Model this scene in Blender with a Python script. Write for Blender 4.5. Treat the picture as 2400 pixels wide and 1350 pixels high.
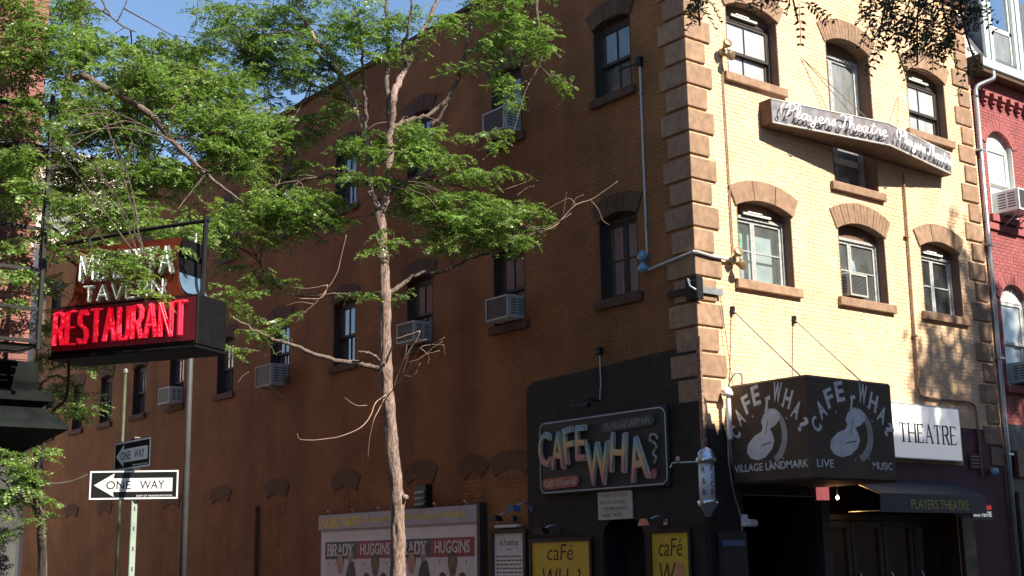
import bpy, bmesh, math, random
import numpy as np
from mathutils import Matrix, Vector

for o in list(bpy.data.objects): bpy.data.objects.remove(o)
SC = bpy.context.scene
COL = SC.collection
RAD = math.radians
rnd = random.Random(7)
RNG = np.random.default_rng(11)

# ------------------------------------------------------------ camera
FPX = 3041.3                                  # focal length in pixels of a 2400 wide picture
YAW, PIT, ROL = RAD(51.888), RAD(11.832), RAD(-0.907)
CF = np.array([math.cos(PIT)*math.cos(YAW), math.cos(PIT)*math.sin(YAW), math.sin(PIT)])
_r = np.array([math.sin(YAW), -math.cos(YAW), 0.0]); _u = np.cross(_r, CF)
CR = math.cos(ROL)*_r + math.sin(ROL)*_u
CU = -math.sin(ROL)*_r + math.cos(ROL)*_u
CP = np.array([-14.114, -13.455, 1.65])
cd = bpy.data.cameras.new('camera'); cam = bpy.data.objects.new('camera', cd); COL.objects.link(cam)
cd.sensor_width = 36; cd.lens = FPX/2400*36; cd.clip_start = 0.1; cd.clip_end = 3000
cam.matrix_world = Matrix([[CR[0], CU[0], -CF[0], CP[0]], [CR[1], CU[1], -CF[1], CP[1]], [CR[2], CU[2], -CF[2], CP[2]], [0, 0, 0, 1]])
SC.camera = cam
def at(x, y, D):                              # a point D metres out along the sight line of a photograph pixel
    d = CF + CR*(x-1200)/FPX - CU*(y-675)/FPX
    return CP + d*D

# ------------------------------------------------------------ world, sun, exposure
SUN_FROM = np.array([0.2, -1.0, 0.95]); SUN_FROM /= np.linalg.norm(SUN_FROM)
W = bpy.data.worlds.new('World'); SC.world = W; W.use_nodes = True
nt = W.node_tree; bg = nt.nodes['Background']
sky = nt.nodes.new('ShaderNodeTexSky'); sky.sky_type = 'NISHITA'; sky.sun_disc = False
sky.sun_elevation = math.asin(SUN_FROM[2]); sky.sun_rotation = math.atan2(SUN_FROM[0], SUN_FROM[1])
sky.air_density = 1.0; sky.dust_density = 0.0; sky.ozone_density = 2.6
nt.links.new(sky.outputs[0], bg.inputs[0]); bg.inputs[1].default_value = 0.09
sd = bpy.data.lights.new('sun', 'SUN'); sun = bpy.data.objects.new('sun', sd); COL.objects.link(sun)
sd.energy = 5.0; sd.angle = RAD(0.53); sd.color = (1.0, 0.92, 0.79)
sun.rotation_euler = Vector(SUN_FROM).to_track_quat('Z', 'Y').to_euler(); sun.location = (0, -30, 40)
SC.view_settings.view_transform = 'Standard'; SC.view_settings.look = 'None'
SC.view_settings.exposure = 1.15; SC.view_settings.gamma = 1.0
SC.view_settings.use_curve_mapping = False
try:
    SC.cycles.max_bounces = 5; SC.cycles.diffuse_bounces = 3; SC.cycles.glossy_bounces = 2; SC.cycles.transmission_bounces = 3; SC.cycles.transparent_max_bounces = 8
except Exception: pass

# ------------------------------------------------------------ materials
MATS = {}
def mat(name, col, rough=0.8, var=0.15, scale=6.0, bump=0.0, bscale=40.0, metal=0.0, spec=0.4, emit=None, est=0.0,
        rvar=0.0, dirt=0.0, dirtcol=(0.05, 0.04, 0.03), transl=0.0, streak=1.0, dscale=1.3, island=0.0):
    if name in MATS: return MATS[name]
    m = bpy.data.materials.new(name); m.use_nodes = True; MATS[name] = m
    t = m.node_tree; n = t.nodes; l = t.links; b = n['Principled BSDF']
    b.inputs['Roughness'].default_value = rough; b.inputs['Metallic'].default_value = metal
    b.inputs['Specular IOR Level'].default_value = spec
    geo = n.new('ShaderNodeNewGeometry')
    tex = n.new('ShaderNodeTexNoise'); tex.inputs['Scale'].default_value = scale; tex.inputs['Detail'].default_value = 5
    l.new(geo.outputs['Position'], tex.inputs['Vector'])
    mix = n.new('ShaderNodeMix'); mix.data_type = 'RGBA'
    c = np.array(col[:3])
    mix.inputs[6].default_value = (*np.clip(c*(1-var), 0, 1), 1); mix.inputs[7].default_value = (*np.clip(c*(1+var), 0, 1), 1)
    rr = n.new('ShaderNodeMapRange'); rr.inputs[1].default_value = 0.3; rr.inputs[2].default_value = 0.7
    l.new(tex.outputs['Fac'], rr.inputs[0]); l.new(rr.outputs[0], mix.inputs[0])
    out = mix.outputs[2]
    if rvar:
        oi = n.new('ShaderNodeObjectInfo'); mr = n.new('ShaderNodeMapRange')
        mr.inputs[3].default_value = 1-rvar; mr.inputs[4].default_value = 1+rvar
        l.new(oi.outputs['Random'], mr.inputs[0])
        hs = n.new('ShaderNodeHueSaturation'); l.new(mr.outputs[0], hs.inputs['Value']); l.new(out, hs.inputs['Color']); out = hs.outputs[0]
    if island:
        mr = n.new('ShaderNodeMapRange'); mr.inputs[3].default_value = 1-island; mr.inputs[4].default_value = 1+island
        l.new(geo.outputs['Random Per Island'], mr.inputs[0])
        hs = n.new('ShaderNodeHueSaturation'); l.new(mr.outputs[0], hs.inputs['Value']); l.new(out, hs.inputs['Color']); out = hs.outputs[0]
    if dirt:
        mp = n.new('ShaderNodeMapping'); mp.inputs['Scale'].default_value = (dscale, dscale, dscale*streak)
        l.new(geo.outputs['Position'], mp.inputs[0])
        t2 = n.new('ShaderNodeTexNoise'); t2.inputs['Scale'].default_value = 1.0; t2.inputs['Detail'].default_value = 6; t2.inputs['Roughness'].default_value = 0.65
        l.new(mp.outputs[0], t2.inputs['Vector'])
        r2 = n.new('ShaderNodeMapRange'); r2.inputs[1].default_value = 0.45; r2.inputs[2].default_value = 0.75; r2.inputs[4].default_value = dirt
        l.new(t2.outputs['Fac'], r2.inputs[0])
        m2 = n.new('ShaderNodeMix'); m2.data_type = 'RGBA'; m2.inputs[7].default_value = (*dirtcol, 1)
        l.new(r2.outputs[0], m2.inputs[0]); l.new(out, m2.inputs[6]); out = m2.outputs[2]
    l.new(out, b.inputs['Base Color'])
    if bump:
        t3 = n.new('ShaderNodeTexNoise'); t3.inputs['Scale'].default_value = bscale; t3.inputs['Detail'].default_value = 6
        l.new(geo.outputs['Position'], t3.inputs['Vector'])
        bp = n.new('ShaderNodeBump'); bp.inputs['Strength'].default_value = bump; bp.inputs['Distance'].default_value = 0.01
        l.new(t3.outputs['Fac'], bp.inputs['Height']); l.new(bp.outputs[0], b.inputs['Normal'])
    if emit:
        b.inputs['Emission Color'].default_value = (*emit, 1); b.inputs['Emission Strength'].default_value = est
    if transl:
        tr = n.new('ShaderNodeBsdfTranslucent'); ms = n.new('ShaderNodeMixShader'); ms.inputs[0].default_value = transl
        mu = n.new('ShaderNodeMix'); mu.data_type = 'RGBA'; mu.blend_type = 'MULTIPLY'; mu.inputs[0].default_value = 1
        mu.inputs[7].default_value = (1.1, 1.3, 0.6, 1); l.new(out, mu.inputs[6]); l.new(mu.outputs[2], tr.inputs[0])
        o = n['Material Output']; l.new(b.outputs[0], ms.inputs[1]); l.new(tr.outputs[0], ms.inputs[2]); l.new(ms.outputs[0], o.inputs[0])
    return m

def glass(name, dust, k=0.35, tint=(0.9, 0.95, 0.95), gloss=0.12, drough=0.03, streak=True):
    """old window glass: a dusty film over a clear, reflecting pane"""
    if name in MATS: return MATS[name]
    m = bpy.data.materials.new(name); m.use_nodes = True; MATS[name] = m
    t = m.node_tree; n = t.nodes; l = t.links; o = n['Material Output']; n.remove(n['Principled BSDF'])
    geo = n.new('ShaderNodeNewGeometry'); mp = n.new('ShaderNodeMapping'); mp.inputs['Scale'].default_value = (3.2, 3.2, 1.1)
    l.new(geo.outputs['Position'], mp.inputs[0])
    tx = n.new('ShaderNodeTexNoise'); tx.inputs['Scale'].default_value = 1.6; tx.inputs['Detail'].default_value = 7; tx.inputs['Roughness'].default_value = .6
    l.new(mp.outputs[0], tx.inputs['Vector'])
    mr = n.new('ShaderNodeMapRange'); mr.inputs[1].default_value = .3; mr.inputs[2].default_value = .7
    mr.inputs[3].default_value = k*0.6; mr.inputs[4].default_value = min(1, k*1.4); l.new(tx.outputs['Fac'], mr.inputs[0])
    df = n.new('ShaderNodeBsdfDiffuse'); df.inputs[0].default_value = (*dust, 1)
    tp = n.new('ShaderNodeBsdfTransparent'); tp.inputs[0].default_value = (*tint, 1)
    gl = n.new('ShaderNodeBsdfGlossy'); gl.inputs['Roughness'].default_value = drough
    a = n.new('ShaderNodeMixShader'); l.new(mr.outputs[0], a.inputs[0]); l.new(tp.outputs[0], a.inputs[1]); l.new(df.outputs[0], a.inputs[2])
    lw_ = n.new('ShaderNodeLayerWeight'); fr = n.new('ShaderNodeMath'); fr.operation = 'POWER'; fr.inputs[1].default_value = 4.0; l.new(lw_.outputs['Facing'], fr.inputs[0])
    ad = n.new('ShaderNodeMath'); ad.operation = 'ADD'; ad.inputs[1].default_value = gloss; ad.use_clamp = True; l.new(fr.outputs[0], ad.inputs[0])
    b = n.new('ShaderNodeMixShader'); l.new(ad.outputs[0], b.inputs[0]); l.new(a.outputs[0], b.inputs[1]); l.new(gl.outputs[0], b.inputs[2])
    l.new(b.outputs[0], o.inputs[0]); return m

def ramp_mat(name, stops, rough=0.6):
    """paint blended from one colour to the next over the height of the letter"""
    m = bpy.data.materials.new(name); m.use_nodes = True; MATS[name] = m
    t = m.node_tree; n = t.nodes; l = t.links; b = n['Principled BSDF']; b.inputs['Roughness'].default_value = rough
    tc = n.new('ShaderNodeTexCoord'); sp = n.new('ShaderNodeSeparateXYZ'); l.new(tc.outputs['Generated'], sp.inputs[0])
    cr = n.new('ShaderNodeValToRGB'); e = cr.color_ramp.elements
    e[0].position, e[0].color = stops[0][0], (*stops[0][1], 1); e[1].position, e[1].color = stops[-1][0], (*stops[-1][1], 1)
    for p, c in stops[1:-1]:
        q = e.new(p); q.color = (*c, 1)
    l.new(sp.outputs[2], cr.inputs[0]); l.new(cr.outputs[0], b.inputs['Base Color']); return m

# ------------------------------------------------------------ mesh building
class MB:
    def __init__(s): s.v = []; s.f = []; s.m = []
    def add(s, vs, fs, mi=0):
        k = len(s.v); s.v += [tuple(map(float, p)) for p in vs]
        for f in fs: s.f.append(tuple(k+i for i in f)); s.m.append(mi)
        return s
    def box(s, x0, x1, y0, y1, z0, z1, mi=0):
        return s.add([(x0,y0,z0),(x1,y0,z0),(x1,y1,z0),(x0,y1,z0),(x0,y0,z1),(x1,y0,z1),(x1,y1,z1),(x0,y1,z1)],
                     [(0,3,2,1),(4,5,6,7),(0,1,5,4),(1,2,6,5),(2,3,7,6),(3,0,4,7)], mi)
    def cbox(s, x0, x1, y0, y1, z0, z1, c=0.01, mi=0, jit=0.0):
        bm = bmesh.new(); bmesh.ops.create_cube(bm, size=1)
        for v in bm.verts: v.co = ((x0+x1)/2+v.co.x*(x1-x0), (y0+y1)/2+v.co.y*(y1-y0), (z0+z1)/2+v.co.z*(z1-z0))
        bmesh.ops.bevel(bm, geom=bm.edges[:], offset=c, segments=1, affect='EDGES', profile=0.5)
        if jit:
            for v in bm.verts: v.co += Vector((rnd.uniform(-jit, jit), rnd.uniform(-jit, jit), rnd.uniform(-jit, jit)))
        bm.verts.ensure_lookup_table(); s.add([v.co for v in bm.verts], [[v.index for v in f.verts] for f in bm.faces], mi); bm.free(); return s
    def prism(s, pts, y0, y1, mi=0):             # outline in the x-z plane, pushed along y
        n = len(pts); s.add([(p[0], y0, p[1]) for p in pts]+[(p[0], y1, p[1]) for p in pts],
            [tuple(range(n)), tuple(range(2*n-1, n-1, -1))]+[(i, i+n, (i+1) % n+n, (i+1) % n) for i in range(n)], mi); return s
    def hprism(s, pts, z0, z1, mi=0):            # outline in the x-y plane, pushed along z
        n = len(pts); s.add([(p[0], p[1], z0) for p in pts]+[(p[0], p[1], z1) for p in pts],
            [tuple(range(n-1, -1, -1)), tuple(range(n, 2*n))]+[(i, (i+1) % n, (i+1) % n+n, i+n) for i in range(n)], mi); return s
    def quad(s, a, b, c, d, mi=0): return s.add([a, b, c, d], [(0, 1, 2, 3)], mi)
    def tube(s, path, r, n=8, mi=0, cap=True, noise=0.0, rough=None):
        P = np.array(path, float); k = len(P)
        R = np.full(k, r, float) if np.isscalar(r) else np.array(r, float)
        T = np.gradient(P, axis=0); T /= np.linalg.norm(T, axis=1)[:, None]+1e-9
        a = np.array([0, 0, 1.0]) if abs(T[0][2]) < .9 else np.array([1.0, 0, 0])
        N = np.cross(T[0], a); N /= np.linalg.norm(N); vs = []
        for i in range(k):
            N = N - T[i]*(N@T[i]); N /= np.linalg.norm(N)+1e-9; B = np.cross(T[i], N)
            for j in range(n):
                q = 2*math.pi*j/n; rr = R[i]
                if noise: rr *= 1+noise*(rough[i % len(rough)][j % n])
                vs.append(P[i]+rr*(math.cos(q)*N+math.sin(q)*B))
        fs = [(i*n+j, i*n+(j+1) % n, (i+1)*n+(j+1) % n, (i+1)*n+j) for i in range(k-1) for j in range(n)]
        if cap: fs += [tuple(range(n-1, -1, -1)), tuple(range((k-1)*n, k*n))]
        return s.add(vs, fs, mi)
    def lathe(s, prof, n=16, c=(0, 0, 0), mi=0, M=None):
        vs = []
        for r, z in prof:
            for j in range(n):
                q = 2*math.pi*j/n; p = np.array([r*math.cos(q), r*math.sin(q), z])
                if M is not None: p = M@p
                vs.append(p+np.array(c))
        k = len(prof)
        fs = [(i*n+j, i*n+(j+1) % n, (i+1)*n+(j+1) % n, (i+1)*n+j) for i in range(k-1) for j in range(n)]
        fs += [tuple(range(n-1, -1, -1)), tuple(range((k-1)*n, k*n))]
        return s.add(vs, fs, mi)
    def mesh(s, name):
        me = bpy.data.meshes.new(name); me.from_pydata(s.v, [], s.f)
        if any(s.m): me.polygons.foreach_set('material_index', s.m)
        me.update(); return me

def smooth(me): me.polygons.foreach_set('use_smooth', [True]*len(me.polygons)); return me
def ob(name, mb, mats, parent=None, loc=(0, 0, 0), rz=0.0, sm=False, kind=None, label=None):
    me = mb.mesh(name) if isinstance(mb, MB) else mb
    for m in (mats if isinstance(mats, (list, tuple)) else [mats]):
        if m is not None and len(me.materials) < 8: me.materials.append(m)
    if sm: smooth(me)
    o = bpy.data.objects.new(name, me); COL.objects.link(o)
    o.parent = parent; o.location = loc; o.rotation_euler = (0, 0, rz)
    if kind: o['kind'] = kind
    if label: o['label'] = label
    return o
def dup(o, parent=None, loc=None, rz=None, name=None):
    c = o.copy(); COL.objects.link(c)
    if parent is not None: c.parent = parent
    if loc is not None: c.location = loc
    if rz is not None: c.rotation_euler = (0, 0, rz)
    return c
def thing(name, label, cat, loc=(0, 0, 0), rz=0.0, group=None):
    o = bpy.data.objects.new(name, None); COL.objects.link(o); o.empty_display_size = .2
    o.location = loc; o.rotation_euler = (0, 0, rz); o['label'] = label; o['category'] = cat
    if group: o['group'] = group
    return o
def tag(o, label, cat, group=None):
    o['label'] = label; o['category'] = cat
    if group: o['group'] = group
    return o
SIDE = -math.pi/2          # rz of things that hang on the lane side: local x runs towards the corner, -y out of the wall

# ------------------------------------------------------------ lettering
_tc = {}
def text_mesh(s, ext=0.003, off=0.0, res=3):
    key = (s, ext, off)
    if key in _tc: return _tc[key]
    cu = bpy.data.curves.new('t', 'FONT'); cu.body = s; cu.size = 1; cu.extrude = 0.5; cu.offset = off; cu.resolution_u = res
    o = bpy.data.objects.new('t', cu); COL.objects.link(o)
    dg = bpy.context.evaluated_depsgraph_get(); me = bpy.data.meshes.new_from_object(o.evaluated_get(dg))
    n = len(me.vertices); v = np.empty(n*3); me.vertices.foreach_get('co', v); v = v.reshape(-1, 3)
    fs = [tuple(p.vertices) for p in me.polygons]
    bpy.data.objects.remove(o); bpy.data.curves.remove(cu); bpy.data.meshes.remove(me)
    _tc[key] = (v, fs); return _tc[key]
def put_text(mb, s, x, z, w, h, y=0.0, ext=0.004, off=0.0, rot=0.0, mi=0, shear=0.0, keep=None):
    """letters as raised shapes: box centre (x, z), width w, height h, standing proud of y towards -y"""
    v, fs = text_mesh(s, off=off)
    if keep is None: lo, hi = v.min(0), v.max(0)
    else:
        v0, _ = text_mesh(s, off=keep); lo, hi = v0.min(0), v0.max(0)
    q = (v-(lo+hi)/2)/np.maximum(hi-lo, 1e-6)
    X = q[:, 0]*w + shear*q[:, 1]*h; Z = q[:, 1]*h; D = (v[:, 2] > 0)
    c, sn = math.cos(rot), math.sin(rot)
    pts = np.stack([x+c*X-sn*Z, y-np.where(D, ext, 0.0), z+sn*X+c*Z], 1)
    mb.add(pts, fs, mi); return mb
def seg_ribbon(mb, pts, w, y, ext, mi=0, eps=0.0004):
    for i, (a, b) in enumerate(zip(pts[:-1], pts[1:])):
        a = np.array(a); b = np.array(b); d = b-a; L = np.linalg.norm(d)
        if L < 1e-6: continue
        d /= L; n = np.array([-d[1], d[0]])*w/2; e = d*w*0.3
        q = [a-e-n, b+e-n, b+e+n, a-e+n]
        mb.prism([tuple(p) for p in q], y-ext-eps*(i % 5), y, mi)
STROKE = {
 'M': (1.0, [[(0,0),(.06,1),(.5,.25),(.94,1),(1,0)]]), 'I': (.15, [[(.5,0),(.5,1)]]), 'N': (.8, [[(0,0),(0,1),(1,0),(1,1)]]),
 'E': (.62, [[(1,1),(0,1),(0,0),(1,0)],[(0,.52),(.8,.52)]]), 'T': (.72, [[(0,1),(1,1)],[(.5,1),(.5,0)]]),
 'A': (.8, [[(0,0),(.5,1),(1,0)],[(.18,.36),(.82,.36)]]), 'V': (.8, [[(0,1),(.5,0),(1,1)]]), 'H': (.8, [[(0,0),(0,1)],[(1,0),(1,1)],[(0,.5),(1,.5)]]),
 'R': (.68, [[(0,0),(0,1),(.7,1),(.95,.88),(.95,.62),(.7,.5),(0,.5)],[(.55,.5),(1,0)]]),
 'S': (.66, [[(.95,.85),(.7,1),(.3,1),(.05,.82),(.1,.6),(.85,.42),(.97,.2),(.7,0),(.3,0),(0,.15)]]),
 'U': (.72, [[(0,1),(0,.2),(.25,0),(.75,0),(1,.2),(1,1)]]),
 'B': (.68, [[(0,0),(0,1),(.7,1),(.92,.88),(.92,.66),(.7,.54),(0,.54)],[(.7,.54),(1,.42),(1,.14),(.75,0),(0,0)]]),
 'D': (.75, [[(0,0),(0,1),(.6,1),(1,.75),(1,.25),(.6,0),(0,0)]]), 'Y': (.75, [[(0,1),(.5,.5),(1,1)],[(.5,.5),(.5,0)]]),
}
def stroke_layout(s, w, h, gap=.3):
    tot = sum(STROKE[c][0] if c != ' ' else .5 for c in s)+gap*(len(s)-1); k = w/tot; x = 0; out = []
    for c in s:
        cw = STROKE[c][0] if c != ' ' else .5
        if c != ' ': out.append((c, [[(x*k+p[0]*cw*k, p[1]*h) for p in pl] for pl in STROKE[c][1]]))
        x += cw+gap
    return out
CURSIVE = {
 'P': (1.3, [[(.5,2.05),(.38,1),(.1,0)],[(0,1.3),(.2,2.0),(.8,2.25),(1.2,1.75),(.9,1.15),(.45,1.05)],[(-.3,2.1),(-.62,1.2),(-.5,.25)]]),
 'l': (.7, [[(0,.1),(.5,1.2),(.45,2.1),(.2,2.0),(.15,.6),(.4,0),(.7,.2)]]),
 'a': (1.1, [[(.75,.85),(.4,1),(.05,.6),(.1,.1),(.4,0),(.75,.7),(.8,.95),(.75,.2),(.95,0),(1.15,.2)]]),
 'y': (1.1, [[(0,.9),(.1,.2),(.4,0),(.75,.4),(.85,1),(.8,0),(.6,-.8),(.25,-.8),(.35,-.35),(1.1,.2)]]),
 'e': (.8, [[(0,.3),(.5,.55),(.6,.85),(.35,1),(.1,.6),(.2,.1),(.5,0),(.85,.25)]]),
 'r': (.9, [[(0,.1),(.25,.9),(.3,1.1),(.4,.9),(.65,.9),(.6,.3),(.75,0),(.95,.2)]]),
 's': (.8, [[(0,.1),(.4,1.1),(.55,.6),(.5,.1),(.2,0),(.1,.15)]]),
 't': (.75, [[(0,.1),(.4,1.2),(.45,1.8),(.3,.3),(.5,0),(.8,.2)],[(.1,1.3),(.75,1.35)]]),
 'h': (1.0, [[(0,.1),(.4,1.5),(.35,2.1),(.15,1.9),(.1,0)],[(.1,.1),(.3,.8),(.55,1),(.65,.7),(.65,.15),(.85,0),(1.05,.2)]]),
 'T': (1.15, [[(-.1,1.8),(.2,2.1),(.9,1.95),(1.4,2.15)],[(.75,2.0),(.6,1),(.35,.1),(0,0),(-.1,.3)]]),
}
def catmull(P, n=5):
    P = [np.array(p, float) for p in P]; P = [2*P[0]-P[1]]+P+[2*P[-1]-P[-2]]; out = []
    for i in range(1, len(P)-2):
        for k in range(n):
            t = k/n; a, b, c, d = P[i-1:i+3]
            out.append(.5*((2*b)+(-a+c)*t+(2*a-5*b+4*c-d)*t*t+(-a+3*b-3*c+d)*t**3))
    out.append(P[-2]); return np.array(out)

# ------------------------------------------------------------ palette
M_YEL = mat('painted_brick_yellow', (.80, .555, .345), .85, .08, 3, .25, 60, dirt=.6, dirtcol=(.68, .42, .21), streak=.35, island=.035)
M_YEL_SHADE = mat('painted_brick_shaded', (.262, .115, .042), .88, .24, .9, .3, 50, dirt=.75, dirtcol=(.12, .052, .022), streak=.18, dscale=.8, island=.05)  # front's paint again, darkened so the lane's shade sits in the colour
M_BRN = mat('brownstone', (.31, .195, .122), .88, .22, 9, .5, 60, rvar=.10, dirt=.5, dirtcol=(.19, .105, .068), dscale=4, streak=.5)
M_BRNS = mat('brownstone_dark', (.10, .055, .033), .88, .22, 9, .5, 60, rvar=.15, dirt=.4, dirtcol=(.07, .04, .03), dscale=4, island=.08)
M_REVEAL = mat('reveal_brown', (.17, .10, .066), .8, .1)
M_BLK = mat('stucco_black', (.028, .021, .016), .85, .3, 5, 1.0, 26, dirt=.3, dirtcol=(.06, .045, .035))
M_MAROON = mat('maroon_paint', (.09, .022, .034), .7, .2, 3, .2)
M_DKFRAME = mat('frame_dark', (.045, .035, .03), .6, .2)
M_WHFRAME = mat('frame_white', (.66, .66, .62), .6, .12, 12, dirt=.4, dirtcol=(.25, .24, .22), dscale=6)
M_GREYFRAME = mat('frame_grey', (.40, .40, .38), .6, .25, 20, dirt=.5, dirtcol=(.15, .15, .14), dscale=8)
M_DARK = mat('dark_room', (.012, .011, .011), .9, .1)
M_CURT = mat('curtain_grey', (.42, .44, .44), .9, .25, 2.5)
M_METAL = mat('galvanised', (.45, .47, .48), .4, .15, 12, metal=.7, dirt=.3, dirtcol=(.15, .14, .13), dscale=4)
M_PIPE = mat('pipe_grey_paint', (.50, .50, .48), .55, .12, 8)
M_BLKMET = mat('black_iron', (.018, .018, .02), .45, .2, metal=.3)
M_ACW = mat('ac_enamel', (.42, .42, .39), .5, .1, 10, dirt=.3, dirtcol=(.2, .18, .15), dscale=6)
M_ACG = mat('ac_grille', (.06, .06, .06), .6, .1)
M_ASPH = mat('asphalt', (.055, .055, .055), .9, .25, 8, .5, 90)
M_PAVE = mat('pavement_concrete', (.13, .125, .115), .9, .15, 3, .2, dirt=.3, dirtcol=(.15, .14, .13))
M_ROOF = mat('roof_tar', (.06, .06, .06), .9, .2)
M_RED = mat('painted_brick_red', (.31, .092, .09), .85, .15, 3, .25, 60, dirt=.7, dirtcol=(.24, .065, .065), streak=.4, island=.08)
M_PINK = mat('tavern_brick', (.27, .115, .095), .85, .2, 3, .3, 60, dirt=.5, dirtcol=(.11, .05, .045), island=.15)
M_WHITE = mat('white_paint', (.78, .78, .76), .6, .05)
M_WARMWHITE = mat('lettering_pale', (.62, .60, .57), .6, .08)
G_DARK = glass('glass_dark', (.20, .20, .20), .10, gloss=.04)
G_DUST = glass('glass_dusty', (.58, .60, .60), .72, gloss=.08)
G_MID = glass('glass_streaky', (.40, .40, .39), .42, gloss=.05)
G_CLEAR = glass('glass_clear', (.60, .62, .60), .08, gloss=.02)
G_SHADE = glass('glass_lane', (.30, .30, .29), .22, gloss=.10, drough=.05)

# ------------------------------------------------------------ setting: ground, road, pavements
def struct(name, mb, m, kind='structure'): return ob(name, mb, m, kind=kind)
struct('road', MB().quad((-300,-300,-.13),(300,-300,-.13),(300,300,-.13),(-300,300,-.13)), M_ASPH)
def pavement(name, x0, x1, y0, y1):
    o = struct(name, MB().cbox(x0, x1, y0, y1, -.3, 0, .02), M_PAVE); return o
pavement('pavement_theatre', -3.2, 40, -3.6, 40); pavement('pavement_tavern', -60, -8.2, -3.6, 40); pavement('pavement_opposite', -60, 60, -40, -12.9)

# ------------------------------------------------------------ walls with real brick courses
BL, BH, JT = .203, .060, .009
def wall_cells(x0, x1, z0, z1, holes, y=0.0):
    xs = sorted({x0, x1, *[v for h in holes for v in h[:2] if x0 < v < x1]}); zs = sorted({z0, z1, *[v for h in holes for v in h[2:] if z0 < v < z1]})
    mb = MB()
    for a, b in zip(xs[:-1], xs[1:]):
        for c, d in zip(zs[:-1], zs[1:]):
            mx, mz = (a+b)/2, (c+d)/2
            if any(h[0] < mx < h[1] and h[2] < mz < h[3] for h in holes): continue
            mb.quad((a, y, c), (b, y, c), (b, y, d), (a, y, d))
    return mb
def brick_rects(x0, x1, z0, z1, holes):
    out = []; k = 0; z = z0
    while z+BH <= z1+1e-6:
        x = x0-(BL/2 if k % 2 else 0)
        hs = [h for h in holes if h[2] < z+BH/2 < h[3]]
        head = (k % 6 == 5); step = (BL/2 if head else BL)
        while x < x1:
            a, b = max(x, x0), min(x+step-JT, x1)
            segs = [(a, b)]
            for h in hs:
                ns = []
                for p, q in segs:
                    if h[1] <= p or h[0] >= q: ns.append((p, q))
                    else:
                        if h[0]-p > .02: ns.append((p, h[0]))
                        if q-h[1] > .02: ns.append((h[1], q))
                segs = ns
            out += [(p, q, z, z+BH) for p, q in segs if q-p > .015]
            x += step
        z += BH+JT; k += 1
    return np.array(out)
def bricks_mesh(name, R, proud=.0018, back=.007, jit=.0009):
    n = len(R); V = np.zeros((n, 8, 3)); j = RNG.uniform(-jit, jit, (n, 4))+RNG.uniform(-jit, jit, (n, 1))
    e = RNG.uniform(-.0015, .0015, (n, 4)); x0, x1, z0, z1 = R[:, 0], R[:, 1], R[:, 2]+e[:, 0], R[:, 3]+e[:, 1]; c = .002
    V[:, 0] = np.stack([x0+c, -proud+j[:, 0], z0+c], 1); V[:, 1] = np.stack([x1-c, -proud+j[:, 1], z0+c], 1)
    V[:, 2] = np.stack([x1-c, -proud+j[:, 2], z1-c], 1); V[:, 3] = np.stack([x0+c, -proud+j[:, 3], z1-c], 1)
    bk = np.full(n, back); V[:, 4] = np.stack([x0, bk, z0], 1); V[:, 5] = np.stack([x1, bk, z0], 1); V[:, 6] = np.stack([x1, bk, z1], 1); V[:, 7] = np.stack([x0, bk, z1], 1)
    F = np.array([[0,1,2,3],[0,4,5,1],[1,5,6,2],[2,6,7,3],[3,7,4,0]])
    FF = (F[None]+8*np.arange(n)[:, None, None]).reshape(-1, 4)
    return np_mesh(name, V.reshape(-1, 3), FF)
def np_mesh(name, V, F):
    me = bpy.data.meshes.new(name); nv, nf = len(V), len(F); k = F.shape[1]
    me.vertices.add(nv); me.vertices.foreach_set('co', np.ascontiguousarray(V, np.float32).ravel())
    me.loops.add(nf*k); me.loops.foreach_set('vertex_index', np.ascontiguousarray(F, np.int32).ravel())
    me.polygons.add(nf); me.polygons.foreach_set('loop_start', np.arange(0, nf*k, k, dtype=np.int32))
    me.update(calc_edges=True); me.polygons.foreach_set('use_smooth', np.zeros(nf, dtype=bool)); return me
_unitbrick = None
def brick_parts(R, m, parent):
    """single bricks as objects of their own, sharing one mesh"""
    V = []
    mb = MB(); L = BL-JT; c = .002
    mb.add([(c,-.0020,c),(L-c,-.0015,c),(L-c,-.0020,BH-c),(c,-.0015,BH-c),(0,.007,0),(L,.007,0),(L,.007,BH),(0,.007,BH)],
           [(0,1,2,3),(0,4,5,1),(1,5,6,2),(2,6,7,3),(3,7,4,0)])
    o0 = None
    for r in R:
        loc = (r[0], rnd.uniform(-.0004, .0004), r[2]+rnd.uniform(-.001, .001))
        if o0 is None: o0 = o = ob('brick', mb, m, parent, loc)
        else: o = dup(o0, parent, loc)
        o.rotation_euler = (0, 0, rnd.uniform(-.002, .002))

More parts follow.
